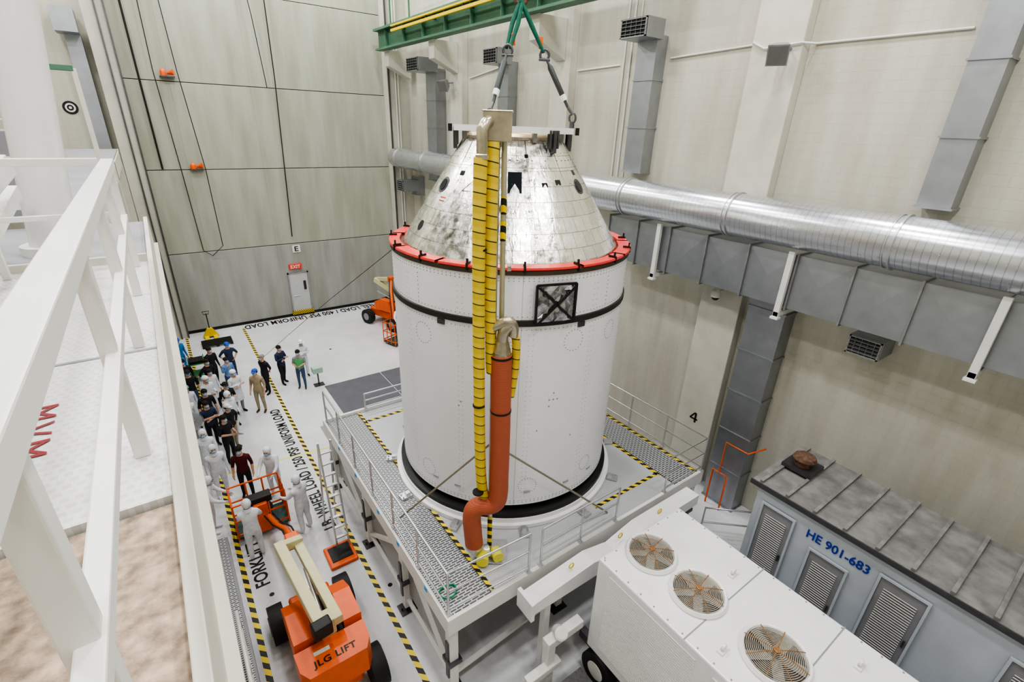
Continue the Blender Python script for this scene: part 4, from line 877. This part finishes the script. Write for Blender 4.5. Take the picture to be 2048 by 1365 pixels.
# ---------------------------------------------------------------- people
SK=mat('skin',(.58,.35,.25),.55)
MASKM=mat('mask_blue',(.30,.48,.68),.7);EYE=mat('eye_dark',(.02,.02,.02),.3)
def cloth(n,c): return mat('cloth_'+n,c,.8,0,.1,12.,.1)
CW=cloth('coverall_white',(.72,.74,.79))
def person(x,y,face,top,bot,shoes,headwear,pose='down',h=None,z=0.005,skin=SK,coverall=False,coat=None,mask=True,label='person',lean=0.,hw=None,belt=None):
    h=h or random.uniform(1.68,1.83)
    k=h/1.76
    Vv=[];E=[];R=[];G=[]
    def nv(p,r,par,g):
        Vv.append(V(p));R.append(r if isinstance(r,tuple) else (r,r));G.append(g)
        if par is not None:E.append((par,len(Vv)-1))
        return len(Vv)-1
    f=1.15 if coverall else 1.0
    st=random.uniform(-.03,.03)
    def L(p):
        p=V(p)
        if lean and p.z>.95:
            q=p-V((0,0,.95));q=Matrix.Rotation(-lean,3,'X')@q;p=q+V((0,0,.95))
        return p
    pv=nv((0,0,.95),(.165*f,.12*f),None,'b')
    wa=nv(L((0,0,1.08)),(.15*f,.11*f),pv,'t')
    ch=nv(L((0,0,1.25)),(.17*f,.125*f),wa,'t')
    uc=nv(L((0,-.01,1.40)),(.15*f,.105*f),ch,'t')
    nk=nv(L((0,0,1.50)),.062,uc,'s')
    hb=nv(L((0,.02,1.57)),(.078,.085),nk,'s')
    hm=nv(L((0,.03,1.65)),(.088,.105),hb,'s')
    ht=nv(L((0,.015,1.73)),(.078,.09),hm,'s')
    for s in(-1,1):
        fo_=s*st*2.2
        hp=nv((s*.095,0,.88),(.105*f,.11*f),pv,'b')
        th=nv((s*.105,.01+fo_*.4,.70),.088*f,hp,'b')
        kn=nv((s*.115,.02+fo_*.8,.49),.066*f,th,'b')
        cf=nv((s*.12,-.01+fo_,.33),.062*f,kn,'b')
        an=nv((s*.125,-.02+fo_*1.3,.1),.048*f,cf,'b')
        hl=nv((s*.125,.0+fo_*1.3,.045),.045,an,'f')
        bl_=nv((s*.14,.11+fo_*1.3,.035),(.045,.032),hl,'f')
        nv((s*.145,.17+fo_*1.3,.028),(.036,.024),bl_,'f')
        sh_=nv(L((s*.185,-.01,1.40)),.072*f,uc,'t')
        ps_={'down':((.245,-.03,1.13),(.25,.07,.90)),'cross':((.25,.05,1.16),(-.03,.2,1.19+.03*s)),'reach':((.24,.17,1.2),(.2,.40,1.14)),
             'hip':((.34,-.07,1.19),(.19,.04,1.03)),'hold':((.24,.0,1.15),(.12,.24,1.16)),'behind':((.25,-.1,1.16),(.08,-.18,.98)),
             'phone':((.24,.05,1.16),(.12,.2,1.42)) if s>0 else ((.245,-.03,1.13),(.25,.07,.90))}[pose]
        el=nv(L((s*ps_[0][0],ps_[0][1],ps_[0][2])),.05*f,sh_,'t')
        wr=nv(L((s*ps_[1][0],ps_[1][1],ps_[1][2])),.032*f,el,'a' if not coverall and coat is None else 't')
        d=(Vv[wr]-Vv[el]).normalized();sd=d.cross(V((1,0,0)))
        if sd.length<.2: sd=V((0,0,1))
        sd.normalize();cu_=sd.cross(d).normalized()*(-s)
        pm=nv(Vv[wr]+d*.05,(.034,.018),wr,'h')
        pe=nv(Vv[wr]+d*.085,(.034,.016),pm,'h')
        for i,(o_,l_) in enumerate(((-.03,.065),(-.01,.078),(.01,.072),(.03,.055))):
            a_=nv(Vv[pe]+d*.025+sd*o_,.0095,pe,'h');b_=nv(Vv[a_]+d*l_*.55+cu_*.008,.009,a_,'h');nv(Vv[b_]+d*l_*.35+cu_*.022,.008,b_,'h')
        a_=nv(Vv[pm]-sd*.045+d*.01,.011,pm,'h');nv(Vv[a_]-sd*.012+d*.035+cu_*.01,.0095,a_,'h')
    me=bpy.data.meshes.new('tmpb');me.from_pydata([tuple(v) for v in Vv],E,[])
    ob=bpy.data.objects.new('tmpb',me);COL.objects.link(ob)
    ob.modifiers.new('s','SKIN')
    for i,sv in enumerate(me.skin_vertices[0].data):
        sv.radius=R[i];sv.use_root=(i==0)
    ob.modifiers[0].use_smooth_shade=True
    ss=ob.modifiers.new('ss','SUBSURF');ss.levels=1
    bpy.context.view_layer.update()
    m2=bpy.data.meshes.new_from_object(ob.evaluated_get(bpy.context.evaluated_depsgraph_get()))
    bpy.data.objects.remove(ob);bpy.data.meshes.remove(me)
    armmat=top if coverall or coat else (skin if random.random()<.7 else top)
    hand=mat('glove_white',(.72,.73,.76),.6) if coverall else skin
    ml=[skin,top,bot,shoes,hand,armmat]
    idx={'s':0,'t':1,'b':2,'f':3,'h':4,'a':5}
    segs=[(Vv[a],Vv[b],G[b],max(.02,(R[a][0]+R[b][0])/2)) for a,b in E]
    for m in ml:m2.materials.append(m)
    for p in m2.polygons:
        c=p.center;best=9;g='t'
        for a,b,gg,rr in segs:
            ab=b-a;q=max(0,min(1,(c-a).dot(ab)/ab.length_squared));dd=(a+ab*q-c).length/rr
            if dd<best:best=dd;g=gg
        p.material_index=idx[g];p.use_smooth=True
    o=bpy.data.objects.new('person',m2);COL.objects.link(o);m2.name='person'
    o.location=(x,y,z);o.rotation_euler=(0,0,face);o.scale=(k,k,k)
    o['label']=label;o['category']='person';o['group']='people in the high bay'
    def child(name,mb,m):
        me_=bpy.data.meshes.new(name);me_.from_pydata([tuple(v) for v in mb.v],[],mb.f);me_.polygons.foreach_set('use_smooth',mb.sm)
        me_.materials.append(m);q=bpy.data.objects.new(name,me_);COL.objects.link(q);q.parent=o;return q
    RL=Matrix.Rotation(-lean,3,'X')
    hc=L((0,.02,1.655))
    child('eye',MB().ball(L((.032,.113,1.665)),.012,n=8,k=5),EYE);child('eye',MB().ball(L((-.032,.113,1.665)),.012,n=8,k=5),EYE)
    if mask: child('face_mask',MB().ball(L((0,.085,1.60)),.062,.05,.052,12,8,M=RL),MASKM)
    if headwear=='hood':
        child('hood',MB().ball(hc+RL@V((0,-.03,.01)),.108,.11,.135,16,10,M=RL).tube([L((0,.0,1.46)),L((0,.0,1.55))],[.11,.085],14,False),top)
    elif headwear=='bouffant': child('bouffant_cap',MB().ball(hc+RL@V((0,-.015,.035)),.108,.12,.10,16,8,-.15,M=RL),hw or CW)
    elif headwear=='cap':
        child('cap',MB().ball(hc+RL@V((0,-.01,.035)),.1,.118,.09,16,8,0,M=RL),hw);child('cap_brim',MB().ball(hc+RL@V((0,.12,.035)),.07,.075,.012,12,6,M=RL),hw)
        child('hair',MB().ball(hc+RL@V((0,-.03,.0)),.096,.095,.08,14,8,-.9,M=RL),cloth('hair_brown',(.05,.03,.02)))
    elif headwear=='hardhat':
        child('hard_hat',MB().ball(hc+RL@V((0,-.005,.03)),.115,.135,.12,16,8,0,M=RL).lathe([(.11,1.683),(.15,1.675)],(0,.03),16),hw or WGLOSS)
    elif headwear in('hair','longhair'):
        b=MB().ball(hc+RL@V((0,-.02,.03)),.098,.11,.10,16,8,-.2,M=RL)
        if headwear=='longhair': b.ball(hc+RL@V((0,-.07,-.06)),.09,.06,.16,14,8,M=RL)
        child('hair',b,hw or cloth('hair_dark',(.02,.015,.012)))
    if coat:
        b=MB();b.lathe([(.17,1.3),(.18,1.05),(.20,.8),(.22,.55)],(0,0),20,shared=True)
        for v in b.v: v.y*=.78
        child('lab_coat',b,coat)
    if belt: 
        b=MB().lathe([(.165,1.42),(.2,1.3),(.185,1.1),(.18,1.0)],(0,0),20,shared=True)
        for v in b.v: v.y*=.8
        child('safety_vest',b,belt)
    return o
Cb=cloth('black',(.02,.02,.025));Cn=cloth('navy',(.03,.045,.10));Ct=cloth('tan',(.38,.30,.20));Cj=cloth('jeans',(.06,.10,.19));Cl=cloth('light_blue',(.18,.32,.58))
Ck=cloth('khaki',(.36,.31,.21));Cr=cloth('dark_red',(.10,.01,.018));Cbl=cloth('bright_blue',(.03,.20,.50));Cg=cloth('grey',(.30,.31,.33));Cgr=cloth('green_vest',(.12,.42,.17))
Cc=cloth('cap_blue',(.03,.1,.5));Cwt=cloth('cap_white',(.7,.7,.7));SHB=cloth('shoe_brown',(.10,.05,.025));SHK=cloth('shoe_black',(.02,.02,.02))
def P(x,y,tx,ty,*a,**k):
    j=random.uniform(-.35,.35) if k.get('pose')!='reach' else 0
    return person(x,y,math.atan2(ty-y,tx-x)-pi/2+j,*a,**k)
lw='person in white hooded cleanroom coverall '
P(-.5,22.9,3,20,Cbl,Cj,SHK,'cap',hw=Cc,label='person in blue polo shirt and blue cap standing by the cart')
P(-.55,21.5,2,18,Cbl,Cb,SHK,'cap',hw=Cb,pose='hold',label='person in bright blue shirt and dark cap')
P(.5,21.2,3,14,Cb,Cb,SHK,'hair',label='person in black shirt and dark trousers standing')
P(1.17,21.5,6,9,Cn,Cn,SHK,'cap',hw=Cc,pose='hip',label='person in navy shirt and blue cap')
P(2.15,19.6,-1,16,Cb,Cb,SHK,'hair',hw=cloth('hair_grey',(.3,.28,.25)),pose='behind',label='person in black shirt standing on the open floor')
P(2.87,20.1,6,9,Cn,Cb,SHK,'hair',pose='cross',label='person in navy polo with folded arms')
P(3.42,19.3,-1,14,Cg,Cj,SHB,'hair',pose='hold',belt=Cgr,label='person in green safety vest and jeans with dark hair')
P(3.78,20.3,6,9,CW,CW,SHK,'hardhat',pose='cross',coverall=True,label='person in white coverall and white hard hat, arms folded')
P(1.68,18.25,-1,16,Ct,Ck,SHB,'cap',hw=Cc,pose='down',label='person in tan jacket, khaki trousers and blue cap')
P(.95,20.1,3,12,Cl,Cj,SHK,'hair',pose='phone',label='person in light blue shirt and jeans')
P(1.0,18.6,4,10,CW,Cg,SHK,'bouffant',coat=CW,pose='cross',label='person in white gown and bouffant cap')
P(-.45,20.5,3,12,Cb,Cb,SHK,'hair',label='person in dark shirt, standing in the crowd')
P(.3,20.2,3,12,Cb,Cg,SHK,'hair',pose='hip',label='person in black shirt and grey trousers in the crowd')
P(.3,19.3,3,12,CW,Cb,SHK,'hair',coat=CW,label='person in white lab coat with dark hair')
P(-.36,19.4,3,12,Cb,Cj,SHK,'cap',hw=Cb,label='person in black cap and black shirt by the frame')
P(.12,18.5,3,12,CW,CW,SHK,'bouffant',coat=CW,pose='hold',label='person in white gown standing in the crowd')
P(.65,17.8,4,10,Cb,Cb,SHK,'cap',hw=Cb,pose='hold',label='person in black shirt and black cap')
P(.62,17.0,4,10,CW,CW,CW,'hood',coverall=True,label=lw+'in the crowd')
P(.5,16.2,3,9,Cb,Ck,SHB,'cap',hw=Cwt,pose='hip',label='person in black shirt, white cap and khaki trousers')
P(-.5,18.3,3,12,CW,CW,SHK,'bouffant',hw=cloth('cap_green',(.2,.5,.33)),coat=CW,label='person in white coat and green bouffant cap')
P(.0,17.6,3,10,Cb,Cb,SHK,'longhair',label='person in black clothes with long dark hair')
P(-.6,17.3,3,10,CW,CW,CW,'hood',coverall=True,label=lw+'beside the frame')
P(-.05,16.7,3,10,Cn,Cb,SHK,'hair',pose='cross',label='person in navy shirt with folded arms in the crowd')
P(.3,15.5,3,9,Cb,Cb,SHK,'longhair',pose='hold',label='person in black shirt with long dark hair')
P(-.3,14.95,1.5,10,CW,CW,CW,'hood',coverall=True,label=lw+'standing in the crowd')
P(-.8,14.4,1,10,CW,CW,CW,'hood',coverall=True,pose='hold',label=lw+'with hands together')
P(-.15,13.9,1,9,CW,CW,CW,'hood',coverall=True,label=lw+'behind the lift basket')
P(-1.15,13.7,1.5,10,Cbl,Cj,SHK,'hair',mask=True,label='person in bright blue polo and jeans beside a column')
P(.45,13.5,.6,10,Cr,Cb,SHK,'hair',label='person in dark red shirt behind the lift basket')
P(-.55,12.5,.5,12.2,CW,CW,CW,'hood',coverall=True,pose='reach',lean=.2,label=lw+'reaching to the basket rail')
P(.25,10.95,.4,12.3,CW,CW,CW,'hood',coverall=True,pose='reach',lean=.15,label=lw+'working at the lift basket')
P(1.5,11.2,.9,12.1,CW,CW,CW,'hood',coverall=True,pose='reach',lean=.1,label=lw+'reaching over the basket')
P(1.15,13.1,.6,12.2,CW,CW,CW,'hood',coverall=True,pose='reach',lean=.15,label=lw+'leaning on the basket')
bp=V((9.35,24.2,0))+Matrix.Rotation(.35,3,'Z')@V((-1.35,-2.2,0))
person(bp.x,bp.y,pi-.4,CW,CW,CW,'hood',coverall=True,pose='reach',z=.17,label=lw+'standing in a basket')
# ---------------------------------------------------------------- lights
w=bpy.data.worlds.new('w');SC.world=w;w.use_nodes=True;w.node_tree.nodes['Background'].inputs[0].default_value=(.9,.95,1,1);w.node_tree.nodes['Background'].inputs[1].default_value=.3
def area(x,y,z,sx,sy,p,col=(1.,.99,.975),rot=(0,0,0)):
    l=bpy.data.lights.new('high_bay_light','AREA');l.shape='RECTANGLE';l.size=sx;l.size_y=sy;l.energy=p;l.color=col
    o=bpy.data.objects.new('high_bay_light',l);o.location=(x,y,z);o.rotation_euler=rot;COL.objects.link(o)
for x in(-3,3,9):
    for y in(-1,6,13,20,26): area(x,y,19.5,1.2,1.2,385)
# ---------------------------------------------------------------- camera
cam=bpy.data.cameras.new('camera');cam.sensor_width=36;cam.lens=965/2048*36;cam.clip_start=.02
co=bpy.data.objects.new('camera',cam);COL.objects.link(co);SC.camera=co
fw=V((.5416,.7359,-.4058)).normalized();rt=V((.8138,-.5803,.0341));rt=(rt-fw*rt.dot(fw)).normalized();up=rt.cross(fw)
M=Matrix((rt,up,-fw)).transposed().to_4x4();M.translation=(0,0,10.3);co.matrix_world=M
SC.view_settings.view_transform='AgX';SC.view_settings.look='AgX - High Contrast';SC.view_settings.exposure=0.0
